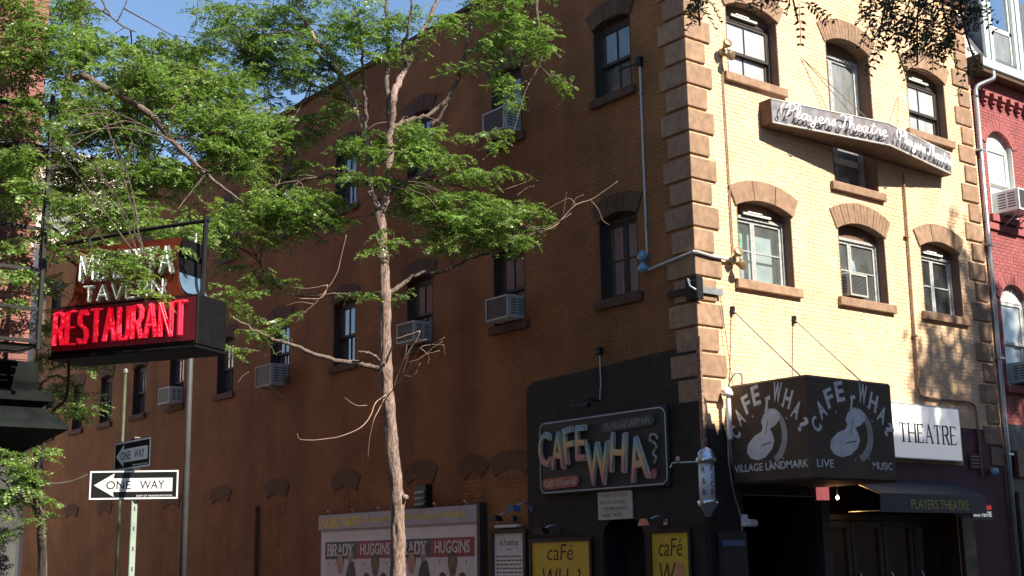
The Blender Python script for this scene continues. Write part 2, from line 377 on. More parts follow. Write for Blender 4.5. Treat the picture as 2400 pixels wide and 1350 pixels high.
# ------------------------------------------------------------ windows
def arc_pts(w, h, rise, r_add=0.0, a0=None, a1=None, n=8):
    R = ((w/2)**2+rise**2)/(2*rise); cz = h-R; A = math.asin(w/2/R)
    a0 = -A if a0 is None else a0*A; a1 = A if a1 is None else a1*A
    return [((R+r_add)*math.sin(a0+(a1-a0)*i/n), cz+(R+r_add)*math.cos(a0+(a1-a0)*i/n)) for i in range(n+1)]
def window(parent, loc, rz, w, h, rise=.2, style='hung', frame=None, pane=None, lint=None, soldier=False, lin_t=.33, split=.5,
           back=None, vent=False, depth=.2, sash_h=None, sillw=.12, sill_h=.15, vsplit=.5, fw=.05, reveal=None, back_y=.30):
    """opening w x h, origin at the middle of its foot; parts stand in real depth behind the wall face"""
    frame = frame or M_DKFRAME; pane = pane or G_DARK; lint = lint or M_BRN; reveal = reveal or M_REVEAL
    y = depth; hs = h-rise if sash_h is None else sash_h            # sashes are square headed under the arch
    mb = MB()
    mb.box(-w/2, -w/2+.02, -.002, y+.06, 0, h-rise*.3); mb.box(w/2-.02, w/2, -.002, y+.06, 0, h-rise*.3)
    mb.box(-w/2+.02, w/2-.02, 0, y+.06, 0, .02)
    fill = [(-w/2+.02, hs)]+[(max(-w/2+.02, min(w/2-.02, p[0])), p[1]) for p in arc_pts(w, h+.02, rise)]+[(w/2-.02, hs)]
    mb.prism(fill, y-.04, y+.03)
    win = ob('window', mb, reveal, parent, loc, rz)
    fr = MB(); a = w/2-.02
    fr.box(-a, -a+.045, y-.05, y+.05, .02, hs); fr.box(a-.045, a, y-.05, y+.05, .02, hs); fr.box(-a+.045, a-.045, y-.05, y+.05, hs-.05, hs)
    ob('frame', fr, frame, win)
    bx = MB(); bx.box(-a, a, y+back_y, y+back_y+.02, .02, hs)
    ob('blind' if back else 'room_shade', bx, back or M_DARK, win)
    i0, i1, z0, z1 = -a+.045, a-.045, .03, hs-.05
    def sash(x0, x1, c0, c1, yy, nx, nz, mw):
        s = MB(); s.box(x0, x0+fw, yy-.02, yy+.02, c0, c1); s.box(x1-fw, x1, yy-.02, yy+.02, c0, c1)
        s.box(x0+fw, x1-fw, yy-.02, yy+.02, c0, c0+fw); s.box(x0+fw, x1-fw, yy-.02, yy+.02, c1-fw, c1)
        gx = [x0+fw+(x1-x0-2*fw)*k/nx for k in range(nx+1)]; gz = [c0+fw+(c1-c0-2*fw)*k/nz for k in range(nz+1)]
        for g in gx[1:-1]: s.box(g-mw/2, g+mw/2, yy-.015, yy+.015, c0+fw, c1-fw)
        for g in gz[1:-1]: s.box(x0+fw, x1-fw, yy-.012, yy+.012, g-mw/2, g+mw/2)
        ob('sash', s, frame, win)
        for p in range(nx):
            for q in range(nz):
                ob('pane', MB().box(gx[p]+.001, gx[p+1]-.001, yy+.003, yy+.007, gz[q]+.001, gz[q+1]-.001), pane, win)
    if style == 'hung':
        zm = z0+(z1-z0)*split
        sash(i0, i1, zm-.02, z1, y-.02, 2, 1, .02); sash(i0, i1, z0, zm+.02, y+.025, 2, 1, .02)
    elif style == 'casement':
        xm = i0+(i1-i0)*vsplit
        sash(i0, xm-.002, z0, z1, y, 1, 2, .022); sash(xm+.002, i1, z0, z1, y, 1, 2, .022)
    elif style == 'single':
        zm = z0+(z1-z0)*split
        sash(i0, i1, zm-.02, z1, y-.02, 1, 1, .02); sash(i0, i1, z0, zm+.02, y+.025, 1, 1, .02)
    if vent:
        v = MB(); v.box(-w*.28, w*.22, y-.10, y-.06, hs+.015, hs+.05); v.box(-w*.2, w*.05, y-.11, y-.07, hs+.05, hs+.075)
        ob('vent_strip', v, M_WHFRAME, win)
    # sill
    ob('sill', MB().cbox(-w/2-sillw, w/2+sillw, -.075, y-.03, -sill_h, -.002, .008, jit=.002), lint, win)
    # arch of three dressed stones, or of upright bricks
    if rise > .03:
        if soldier:
            n = max(9, int(w/.07)); s = MB(); e = 1.05
            for k in range(n):
                t0, t1 = -e+2*e*k/n, -e+2*e*(k+1)/n; d = (t1-t0)*.05
                pi = arc_pts(w, h, rise, 0, t0+d, t1-d, 1); po = arc_pts(w, h, rise, lin_t, t0+d, t1-d, 1)
                s.prism(pi+po[::-1], -.02-rnd.uniform(0, .006), y-.05)
            ob('soldier_arch', s, lint, win)
        else:
            e = 1.06
            for t0, t1 in ((-e, -e/3), (-e/3, e/3), (e/3, e)):
                g = .012
                pi = arc_pts(w, h, rise, 0, t0+g, t1-g, 5); po = arc_pts(w, h, rise, lin_t, t0+g*.8, t1-g*.8, 5)
                ob('lintel_stone', MB().prism(pi+po[::-1], -.03-rnd.uniform(0, .004), y-.05), lint, win)
    return win

# ------------------------------------------------------------ the corner building
TB = thing('corner_building', 'three storey corner building with sunlit yellow front and long shaded orange side', 'building')
H_ROOF, LSIDE, WFR = 12.23, 31.0, 7.98
SILL2, SILL3, HW = 5.90, 9.33, 1.36
FW = [(1.60, SILL3, 1.27, 1.33), (4.14, 7.92, 1.24, 2.74), (6.46, SILL3, 1.22, 1.30), (1.65, SILL2, 1.32, 1.36), (4.16, SILL2, 1.30, 1.36), (6.46, SILL2, 1.20, 1.36)]
fholes = [(x-w/2, x+w/2, z, z+h) for x, z, w, h in FW]+[(.75, 2.45, -.1, 2.55), (2.75, 6.3, -.1, 2.78)]
fw = ob('front_wall', wall_cells(0, WFR, 0, H_ROOF, fholes, .0048), M_YEL, TB)
FR = brick_rects(0, WFR, 2.6, H_ROOF, fholes)
full = (np.abs(FR[:, 1]-FR[:, 0]-(BL-JT)) < 1e-4)
cx, cz = FR[:, 0], FR[:, 2]
cand = np.where(full & (cx > .62) & (cx < 3.3) & (cz > 4.5) & (cz < 9.1) & (cz < 5.7) | full & (cx > 2.45) & (cx < 3.1) & (cz > 5.7) & (cz < 7.6))[0]
cand = cand[np.argsort(FR[cand, 0])][:300]
msk = np.ones(len(FR), bool); msk[cand] = False
brick_parts(FR[cand], M_YEL, fw)
ob('brickwork', bricks_mesh('brickwork', FR[msk]), M_YEL, fw, kind='stuff')
# lane side: local x runs along -y, so a point y metres down the lane is x = -y
SY = [1.70, 4.62, 7.50, 10.40, 13.30, 16.15, 19.08, 21.60, 24.10, 26.45, 29.0]
SWW = .92
sholes = [(-y-SWW/2, -y+SWW/2, z, z+h) for y in SY for z, h in ((5.80, 1.42), (9.28, 1.36))]+[(-2.26, -1.30, -.1, 2.32)]
sw = ob('side_wall', wall_cells(-LSIDE, 0, 0, H_ROOF, sholes, .0030), M_YEL_SHADE, TB, rz=SIDE)
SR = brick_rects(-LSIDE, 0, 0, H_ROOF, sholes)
ob('brickwork', bricks_mesh('brickwork', SR, .0014, .006, .0010), M_YEL_SHADE, sw, kind='stuff')
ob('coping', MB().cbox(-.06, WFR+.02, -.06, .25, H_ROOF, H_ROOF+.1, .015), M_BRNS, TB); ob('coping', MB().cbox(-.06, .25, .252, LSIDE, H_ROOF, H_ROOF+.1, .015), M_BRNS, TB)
rf = MB(); rf.quad((.01, .01, 11.7), (WFR, .01, 11.7), (WFR, LSIDE, 11.7), (.01, LSIDE, 11.7))
rf.quad((WFR, 0.02, 0), (WFR, LSIDE, 0), (WFR, LSIDE, H_ROOF), (WFR, .02, H_ROOF)); rf.quad((.02, LSIDE, 0), (WFR, LSIDE, 0), (WFR, LSIDE, H_ROOF), (.02, LSIDE, H_ROOF))
ob('roof', rf, M_ROOF, TB)
# quoins: one stone wraps the corner, wide and narrow in turn
z = 3.93; k = 0
while z < H_ROOF-.3:
    wf, wsd = (.55, .58) if k % 2 else (.41, .45); p = .035; j = lambda: rnd.uniform(-.008, .008)
    q = [(-p, -p), (wf+j(), -p), (wf+j(), .006), (.006, .006), (.006, wsd+j()), (-p, wsd+j())]
    b = MB().hprism(q, z+j()*.5, z+.338+j()*.5)
    o = ob('quoin', b, M_BRN, TB); bv = o.modifiers.new('worn_edge', 'BEVEL'); bv.width = .012; bv.segments = 2
    z += .386; k += 1
z = 3.2; k = 0
while z < H_ROOF-.3:
    x0 = 7.36 if k % 2 else 7.52
    o = ob('quoin', MB().cbox(x0+rnd.uniform(-.01, .01), 7.90, -.035, .006, z, z+.338, .012, jit=.004), M_BRN, TB); z += .386; k += 1
# front windows
a = dict(frame=M_DKFRAME, lint=M_BRN)
def fwin(i, **k):
    x, z, w, h = FW[i]; k.setdefault('depth', .21); return window(TB, (x, 0, z), 0, w, h, sash_h=h-.24, **{**a, **k})
fwin(0, style='hung', pane=G_DUST, rise=.15, split=.45, vent=True, back=M_CURT)
W2U = fwin(1, style='casement', pane=G_MID, rise=.16, frame=M_GREYFRAME, soldier=True, lin_t=.36, vsplit=.36, depth=.3)
fwin(2, style='hung', pane=G_DUST, rise=.15, split=.45, vent=True, back=M_CURT)
W1L = fwin(3, style='casement', pane=G_CLEAR, rise=.14, frame=M_GREYFRAME, vsplit=.42, vent=True, lin_t=.33, back=M_CURT, back_y=.13)
W2L = fwin(4, style='casement', pane=G_CLEAR, rise=.15, frame=M_GREYFRAME, soldier=True, lin_t=.36, vsplit=.40)
fwin(5, style='casement', pane=G_DARK, rise=.14, frame=M_GREYFRAME, vsplit=.48, vent=True)
# things seen behind two of the panes: a green net, folds of clear plastic
net = MB()
for k in range(12):
    t = k/11; net.tube([(-.55+.16*t, .29, .98), (-.56+.30*t, .30, .72), (-.56+.2*t, .29, .46)], .011, 4)
for k in range(9): zz = .5+.055*k; net.tube([(-.56, .29, zz), (-.42, .31, zz+.02), (-.30, .29, zz)], .011, 4)
ob('net', net, mat('net_green', (.02, .70, .18), .6, .1), W1L)
pl = MB(); zz = np.linspace(.04, .80, 14); xx = np.linspace(-.06, .24, 9)
g = [[(x+.03*math.sin(9*z), .34+.03*math.sin(31*x+9*z)+.02*math.sin(17*z), z) for x in xx] for z in zz]
for i in range(13):
    for j in range(8): pl.quad(g[i][j], g[i][j+1], g[i+1][j+1], g[i+1][j])
ob('plastic_sheet', pl, mat('plastic_blue_grey', (.45, .52, .60), .25, .3, 14), W2L, sm=True)
# lane windows
for i, y in enumerate(SY):
    for z, h in ((5.80, 1.42), (9.28, 1.36)):
        st = 'casement' if (i == 0 and z < 7) else 'hung'
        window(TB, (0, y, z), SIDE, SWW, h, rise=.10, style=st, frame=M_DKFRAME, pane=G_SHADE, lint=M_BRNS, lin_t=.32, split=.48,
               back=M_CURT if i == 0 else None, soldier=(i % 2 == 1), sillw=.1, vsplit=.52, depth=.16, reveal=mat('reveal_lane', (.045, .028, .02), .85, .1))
# bricked-up ground floor arches
for y in (4.66, 5.78, 7.49, 10.27, 13.3, 16.2, 19.1, 23.8, 26.5):
    w = .66 if y == 5.78 else 1.02
    pi = arc_pts(w-.16, 3.22, .11, 0, -1.03, 1.03, 8); po = arc_pts(w-.16, 3.22, .11, .33, -1.03, 1.03, 8)
    ba = ob('blocked_arch', MB().prism(pi+po[::-1], -.022, .006), mat('arch_brown', (.125, .060, .030), .88, .22, 9, .5, 60, rvar=.1, dirt=.4, dirtcol=(.09, .045, .026), dscale=3), TB, (0, y, 0), SIDE)
    w2 = w*.42; rr_ = brick_rects(-w2, w2, 1.3 if y > 4.7 else 2.9, 3.10, [])
    ob('infill', bricks_mesh('infill', rr_, .006, .004, .002), mat('infill_brick', (.26, .105, .037), .9, .25, 2, .3, 50, island=.10, dirt=.5, dirtcol=(.15, .06, .025)), ba, kind='stuff')
# black stucco wrapping the cafe corner, with an arched doorway in it
def rounded(x0, x1, z0, z1, r, n=5): return [(x0, z0)]+[(x0+r-r*math.cos(q), z1-r+r*math.sin(q)) for q in np.linspace(0, math.pi/2, n)]+[(x1, z1), (x1, z0)]
top = [(-4.15, 0), (-4.15, 4.45), (-4.09, 4.6), (-3.93, 4.66), (-2, 4.72), (-.005, 4.80), (-.005, 0), (-1.30, 0), (-1.30, 1.95)]
top += [(-1.78+.48*math.cos(q), 1.95+.36*math.sin(q)) for q in np.linspace(0.15, math.pi-.15, 9)]+[(-2.26, 1.95), (-2.26, 0)]
ob('stucco_panel', MB().prism(top, -.028, .004), M_BLK, TB, rz=SIDE)
dr = MB(); dr.box(-2.26, -2.24, .008, .6, 0, 2.3); dr.box(-1.32, -1.30, .008, .6, 0, 2.3); dr.box(-2.24, -1.32, .45, .5, 0, 2.3); dr.box(-2.24, -1.32, .008, .6, 2.3, 2.34)
d1 = ob('door_recess', dr, M_DARK, TB, rz=SIDE)
# front: rough stucco tongue running up the corner, dark lower storey
ed = [(.0, 0), (.74, 0), (.74, 2.7), (.60, 2.75), (.52, 3.1), (.47, 3.35), (.40, 3.62), (.33, 3.50), (.28, 3.3), (.25, 3.45), (.21, 3.6), (.17, 3.5), (.13, 3.75), (.09, 3.7), (.05, 3.95), (.0, 4.0)]
ob('stucco_panel', MB().prism(ed, -.045, .004), M_BLK, TB)
strip = [(-.04, 3.0)]+[(-.02+.02*abs(math.sin(i*2.3))+rnd.uniform(0, .03), 3.0+i*.06) for i in range(31)]+[(-.03, 4.9), (-.045, 4.7)]; strip = strip[::-1]
ob('stucco_edge', MB().prism(strip, -.052, .02), mat('stucco_torn', (.25, .15, .10), .9, .6, 22, 1, 40), TB)
lw = MB(); lw.box(.76, 2.74, -.02, .004, 2.56, 2.95); lw.box(2.44, 2.76, -.02, .004, 0, 2.56)
ob('lower_panel', lw, M_BLK, TB)
lw2 = MB(); lw2.box(2.745, 7.93, -.018, .004, 2.80, 3.18); lw2.box(6.32, 7.93, -.018, .004, 0, 2.80); lw2.box(6.66, 7.93, -.016, .004, 3.18, 3.85)
ob('lower_panel', lw2, M_MAROON, TB)
# cafe door recess and theatre doors
rec = MB(); rec.box(.75, .77, .01, 1.2, 0, 2.55); rec.box(2.43, 2.45, .01, 1.2, 0, 2.55); rec.box(.77, 2.43, 1.1, 1.15, 0, 2.55); rec.box(.77, 2.43, .01, 1.2, 2.55, 2.58)
ob('entry_recess', rec, M_DARK, TB)
rec = MB(); rec.box(2.75, 2.77, .01, 1.2, 0, 2.78); rec.box(6.28, 6.30, .01, 1.2, 0, 2.78); rec.box(2.77, 6.28, 1.15, 1.2, 0, 2.78); rec.box(2.77, 6.28, .01, 1.2, 2.78, 2.81)
ob('lobby', rec, mat('lobby_dark', (.022, .010, .006), .8, .2), TB)
M_DOOR = mat('door_black', (.02, .018, .017), .5, .2); M_DPOST = mat('door_post', (.028, .025, .023), .6, .3, 6)
for x in (2.9, 3.75, 4.6, 5.45):
    d = MB(); d.box(x, x+.10, .32, .40, 0, 2.2); d.box(x+.72, x+.82, .32, .40, 0, 2.2); d.box(x+.1, x+.72, .32, .40, 2.08, 2.2); d.box(x+.1, x+.72, .32, .40, 0, .3); d.box(x+.1, x+.72, .33, .39, 1.0, 1.1)
    dd = ob('door', d, M_DPOST, TB); ob('pane', MB().box(x+.1, x+.72, .355, .365, .3, 2.08), G_DARK, dd)
    ob('handle', MB().tube([(x+.13, .30, .95), (x+.13, .27, 1.0), (x+.13, .27, 1.3), (x+.13, .30, 1.35)], .012, 6), M_METAL, dd)
ob('transom_bar', MB().box(2.78, 6.27, .3, .42, 2.21, 2.30), M_DPOST, TB)
ob('door_post', MB().box(2.52, 2.72, -.08, -.021, 0, 2.5), M_DPOST, TB)

# ------------------------------------------------------------ air conditioners in the windows
def air_con(loc, rz, w, h, d, label, face=0, group='window air conditioners', bracket=False, body=None):
    """casing box reaching d out of the wall; origin at the middle of its foot on the wall face"""
    t = thing('air_conditioner', label, 'air conditioner', loc, rz, group); body = body or M_ACW
    c = MB(); c.cbox(-w/2, w/2, -d+.02, .17, 0, h, .012); ob('casing', c, body, t)
    f = MB(); fr = .035
    f.box(-w/2+.004, -w/2+fr, -d-.004, -d+.021, .004, h-.004); f.box(w/2-fr, w/2-.004, -d-.004, -d+.021, .004, h-.004)
    f.box(-w/2+fr, w/2-fr, -d-.004, -d+.021, .004, fr); f.box(-w/2+fr, w/2-fr, -d-.004, -d+.021, h-fr, h-.004)
    ob('front_frame', f, body, t)
    g = MB(); g.box(-w/2+fr, w/2-fr, -d+.012, -d+.0195, fr, h-fr)
    ob('coil', g, M_ACG, t)
    b = MB(); n = int((h-2*fr)/.022)
    for k in range(1, n): zz = fr+(h-2*fr)*k/n; b.box(-w/2+fr, w/2-fr, -d+.004, -d+.010, zz-.0025, zz+.0025)
    ob('grille', b, mat('ac_fins', (.22, .22, .21), .5, .1, metal=.4), t)
    for sx in (-1, 1):
        s = MB(); x = sx*(w/2+.001)
        for k in range(2):
            for q in range(6):
                zz = h*.18+q*h*.12; y0 = -d+.07+k*(d*.45); s.box(min(x, x+sx*.004), max(x, x+sx*.004), y0, y0+d*.34, zz, zz+h*.05)
        ob('louvre', s, M_ACG, t)
    if bracket:
        br = MB(); 
        for x in (-w*.3, w*.3): br.tube([(x, .0, -.25), (x, -d*.8, -.012)], .012, 6); br.box(x-.012, x+.012, -d*.9, 0, -.022, -.002)
        ob('bracket', br, M_METAL, t)
    return t
def side_ac(i, z, w, h, d, label, dx=0, **k): return air_con((0, SY[i]-dx, z), SIDE, w, h, d, label, **k)
side_ac(1, 5.83, .66, .42, .34, 'off white air conditioner in second lower lane window from the corner', dx=.06)
side_ac(2, 5.83, .62, .40, .36, 'boxy air conditioner in lane window just right of the tree trunk', dx=.02)
side_ac(4, 5.62, .78, .50, .42, 'large grey air conditioner on bracket struts left of the tree trunk', bracket=True, dx=0, body=mat('ac_grey', (.30, .30, .28), .6, .1, 8))
side_ac(6, 5.82, .70, .44, .34, 'small pale air conditioner beside the tall grey lamp pole')
side_ac(1, 9.31, .66, .44, .36, 'air conditioner in top floor lane window half hidden by dark leaves', dx=.06)
air_con((3.86, 0, 5.93), 0, .48, .40, .10, 'white framed air conditioner in middle window of the sunlit yellow front', group='window air conditioners')

# ------------------------------------------------------------ pipes, cables and lamps on the walls
def arc3(a, b, sag, n=10):
    a, b = np.array(a, float), np.array(b, float)
    return [tuple(a+(b-a)*t+np.array([0, 0, -sag*4*t*(1-t)])) for t in np.linspace(0, 1, n)]
t = thing('conduit', 'thin grey conduit running down the shaded orange lane wall near the corner', 'pipe', (0, 1.0, 6.35), SIDE)
ob('pipe', MB().tube([(0, -.04, 0), (.0, -.04, 1.7), (0, -.04, 3.18)], .018, 8), M_PIPE, t)
for zz in (.5, 1.6, 2.7): ob('clip', MB().box(-.03, .03, -.062, .0, zz, zz+.02), M_METAL, t)
ob('junction_box', MB().cbox(-.05, .05, -.10, 0, 3.18, 3.34, .01), M_BLKMET, t)
ob('arm', MB().tube([(-.05, -.08, 3.22), (-.2, -.2, 3.18), (-.3, -.24, 3.14)], .014, 6), M_BLKMET, t)
BLUEGL = mat('glass_blue', (.16, .30, .42), .12, .1, spec=.8)
def globe(zc, label):
    o = ob('glass_lamp', MB().lathe([(.01, -.08), (.06, -.065), (.085, -.01), (.075, .04), (.045, .07), (.04, .09)], 14, (0, 0, 0)), BLUEGL, None, (-.12, 1.02, zc), sm=True)
    tag(o, label, 'lamp', 'blue glass lamps on the lane wall')
globe(6.32, 'upper of two small round bluish glass lamps at the foot of the conduit')
globe(6.13, 'lower of two small round bluish glass lamps at the foot of the conduit')
t = thing('wall_pipe', 'thin horizontal pipe bending round the quoined corner below the lamps', 'pipe', (0, 0, 6.0))
ob('pipe', MB().tube([(-.06, 1.0, .10), (-.07, .5, .15), (-.075, -.06, .2), (-.05, -.075, .2), (.3, -.07, .17), (.75, -.06, .17)], .022, 8), M_PIPE, t)
M_SPOT = mat('floodlight_bronze', (.28, .20, .11), .4, .2, metal=.5)
def floods(loc, label):
    t = thing('floodlight', label, 'floodlight', loc, 0, 'floodlights on the yellow front')
    ob('base', MB().cbox(-.05, .05, -.09, 0, -.06, .06, .012), M_SPOT, t)
    for k, (dx, dz) in enumerate(((-.02, .14), (.02, -.12))):
        d = np.array([-.1+.2*k, -.7, dz*2]); d /= np.linalg.norm(d)
        X = np.cross(d, [0, 0, 1.0]); X /= np.linalg.norm(X); M = np.stack([X, np.cross(d, X), d], 1)
        ob('lamp_head', MB().lathe([(.02, 0), (.035, .03), (.075, .10), (.08, .14), (.07, .145)], 12, (dx, -.09, dz*.45), M=M), M_SPOT, t, sm=True)
        ob('stem', MB().tube([(0, -.05, 0), (dx, -.10, dz*.5)], .012, 6), M_SPOT, t)
    return t
floods((.80, 0, 9.62), 'twin floodlight on a pipe beside the topmost corner window')
floods((.80, 0, 6.17), 'twin brass floodlight beside the lower corner window with the green net')
t = thing('cable_pipe', 'thin straight pipe between the two floodlights on the yellow front', 'pipe', (.80, 0, 6.3))
ob('pipe', MB().tube([(.03, -.03, 0), (.02, -.03, 1.6), (0, -.03, 3.25)], .013, 6), M_BRN, t)
t = thing('rain_pipe', 'tan pipe running down between middle and right windows then round the white sign', 'pipe', (5.4, 0, 3))
P = [(5.47, -.04, 8.42), (5.45, -.04, 7), (5.42, -.04, 5.4), (5.40, -.04, 4.45), (5.44, -.04, 4.36), (5.55, -.04, 4.33), (6.9, -.04, 4.33), (7.08, -.04, 4.28), (7.13, -.04, 4.15), (7.14, -.04, 3.0)]
ob('pipe', MB().tube([(p[0]-5.4, p[1], p[2]-3) for p in P], .022, 8), M_BRN, t)
for zz in (2.4, 4.2): ob('clip', MB().box(-.03, .09, -.066, 0, zz, zz+.02), M_BRN, t)
# iron corner bracket
t = thing('corner_bracket', 'black iron strap bracket clamped round the quoined corner', 'bracket', (0, 0, 5.62))
ob('strap', MB().box(-.075, -.04, -.08, .55, -.05, .05), M_BLKMET, t)
ob('strap', MB().box(-.04, .50, -.08, -.045, -.05, .05), M_METAL, t)
ob('plate', MB().cbox(-.10, .04, -.11, .14, -.16, .20, .01), M_BLKMET, t)
ob('hook', MB().tube([(-.10, .02, .12), (-.2, -.02, .14), (-.2, -.06, .02), (-.12, -.1, -.03)], .014, 6), M_METAL, t)
ob('wire', MB().tube(arc3((.44, -.07, -.02), (.66, -.05, -1.5), .02), .005, 5), M_BLKMET, t)

# gooseneck lamp beside the awning and its cable
t = thing('gooseneck_lamp', 'white gooseneck lamp with looped arm between the corner and the dark awning', 'lamp', (.42, 0, 4.0))
ob('arm', MB().tube(catmull([(.06, -.03, -1.1), (.02, -.10, -.3), (.0, -.15, .12), (.06, -.25, .34), (.17, -.28, .33), (.23, -.22, .18), (.25, -.10, -.02)], 5), .013, 8), M_METAL, t, sm=True)
ob('head', MB().lathe([(.02, .13), (.055, .10), (.085, .03), (.08, 0), (.06, -.01)], 14, (0, -.14, .02)), M_WHITE, t, sm=True)
ob('tube_lamp', MB().cbox(-.035, .035, -.18, -.11, -.65, -.02, .015), M_WHITE, t)
cb = catmull([(.05, -.06, -.65), (.06, -.05, -1.0), (.12, -.05, -1.4), (.24, -.05, -1.75), (.26, -.06, -2.0)], 6)
ob('cable', MB().tube(cb, .012, 6), M_METAL, t, sm=True)
t = thing('floodlight', 'white spotlight hanging at the end of a cable under the awning', 'floodlight', (.72, -.05, 2.10), .3)
ob('housing', MB().cbox(-.02, .28, -.12, .04, -.02, .09, .025), M_WHITE, t); ob('bracket', MB().cbox(-.08, .02, -.08, 0, -.02, .16, .015), M_WHITE, t)

# ------------------------------------------------------------ neon script marquee on the front
MZ0, MZ1 = 8.56, 8.96
mq = thing('marquee_sign', 'long grey neon script sign bent forward across the upper yellow front', 'sign', (1.69, 0, MZ0))
Q = np.array([(0, 0), (0, -.25), (2.62, -.62), (5.05, -.22), (5.05, 0)])
M_MQ = mat('marquee_metal', (.20, .19, .21), .55, .35, 7, dirt=.6, dirtcol=(.22, .13, .08), dscale=5)
b = MB(); b.hprism([tuple(q) for q in Q], 0, MZ1-MZ0)
ob('box', b, M_MQ, mq)
ob('end_panel', MB().box(-.012, -.001, -.25, 0, -.0, .41), M_BRNS, mq)
ob('underside', MB().hprism([tuple(q) for q in Q*[1, .97]+[0, -.003]], -.012, -.001), mat('marquee_soffit', (.10, .07, .055), .8, .3), mq)
for (A, B, lab) in ((Q[1], Q[2], 'left'), (Q[2], Q[3], 'right')):
    for zt in (.0, .40): ob('trim', MB().tube([(*A, zt), (*B, zt)], .013, 6), mat('trim_pale', (.55, .56, .50), .5, .2), mq)
    d = B-A; L = np.linalg.norm(d); d /= L; nrm = np.array([d[1], -d[0]]); 
    if nrm[1] > 0: nrm = -nrm
    s = 'Players Theatre'; adv = sum(CURSIVE[c][0] if c != ' ' else .45 for c in s); sc = (L-.35)/adv; zs = .155; x = .22
    for c in s:
        if c == ' ': x += .45*sc; continue
        m1 = MB()
        for pl in CURSIVE[c][1]:
            cv = catmull(pl, 4); pts = []
            for px_, pz_ in cv:
                u = x+(px_+.12*pz_)*sc; w_ = A+d*u+nrm*.07; pts.append((w_[0], w_[1], .115+pz_*.108))
            m1.tube(pts, .011, 6)
        e0 = A+d*(x+.3*sc)
        m1.tube([(*e0, .16), (*(e0+nrm*.07), .16)], .006, 5)
        ob('neon_letter', m1, mat('neon_tube_white', (.88, .86, .84), .3, .05, emit=(1, .95, .95), est=.12), mq, sm=True)
        x += CURSIVE[c][0]*sc
    for k in range(14):
        e0 = A+d*(L*(k+.5)/14)+nrm*.012; rr = rnd.uniform(.02, .045)
        ob('cable_loop', MB().tube([(e0[0]+math.cos(q)*rr*d[0], e0[1]+math.cos(q)*rr*d[1]-.004*k % .02, .07+rnd.uniform(-.02, .02)+rr*math.sin(q)) for q in np.linspace(0, 5.6, 9)], .005, 5), M_BLKMET, mq)
for a0, b0, lab in (((2.82, -.02, 10.02), (4.1, -.45, MZ1), 'left'), ((2.86, -.02, 10.0), (3.75, -.40, MZ1), 'inner left'), ((5.55, -.02, 9.9), (4.85, -.42, MZ1), 'right')):
    ob('stay_wire', MB().tube([(a0[0]-1.69, a0[1], a0[2]-MZ0), (b0[0]-1.69, b0[1], b0[2]-MZ0)], .007, 5), M_BRN, mq)
ob('sash_bar', MB().cbox(-.34, .34, .20, .23, .46, .56, .008), M_WHFRAME, W2U)

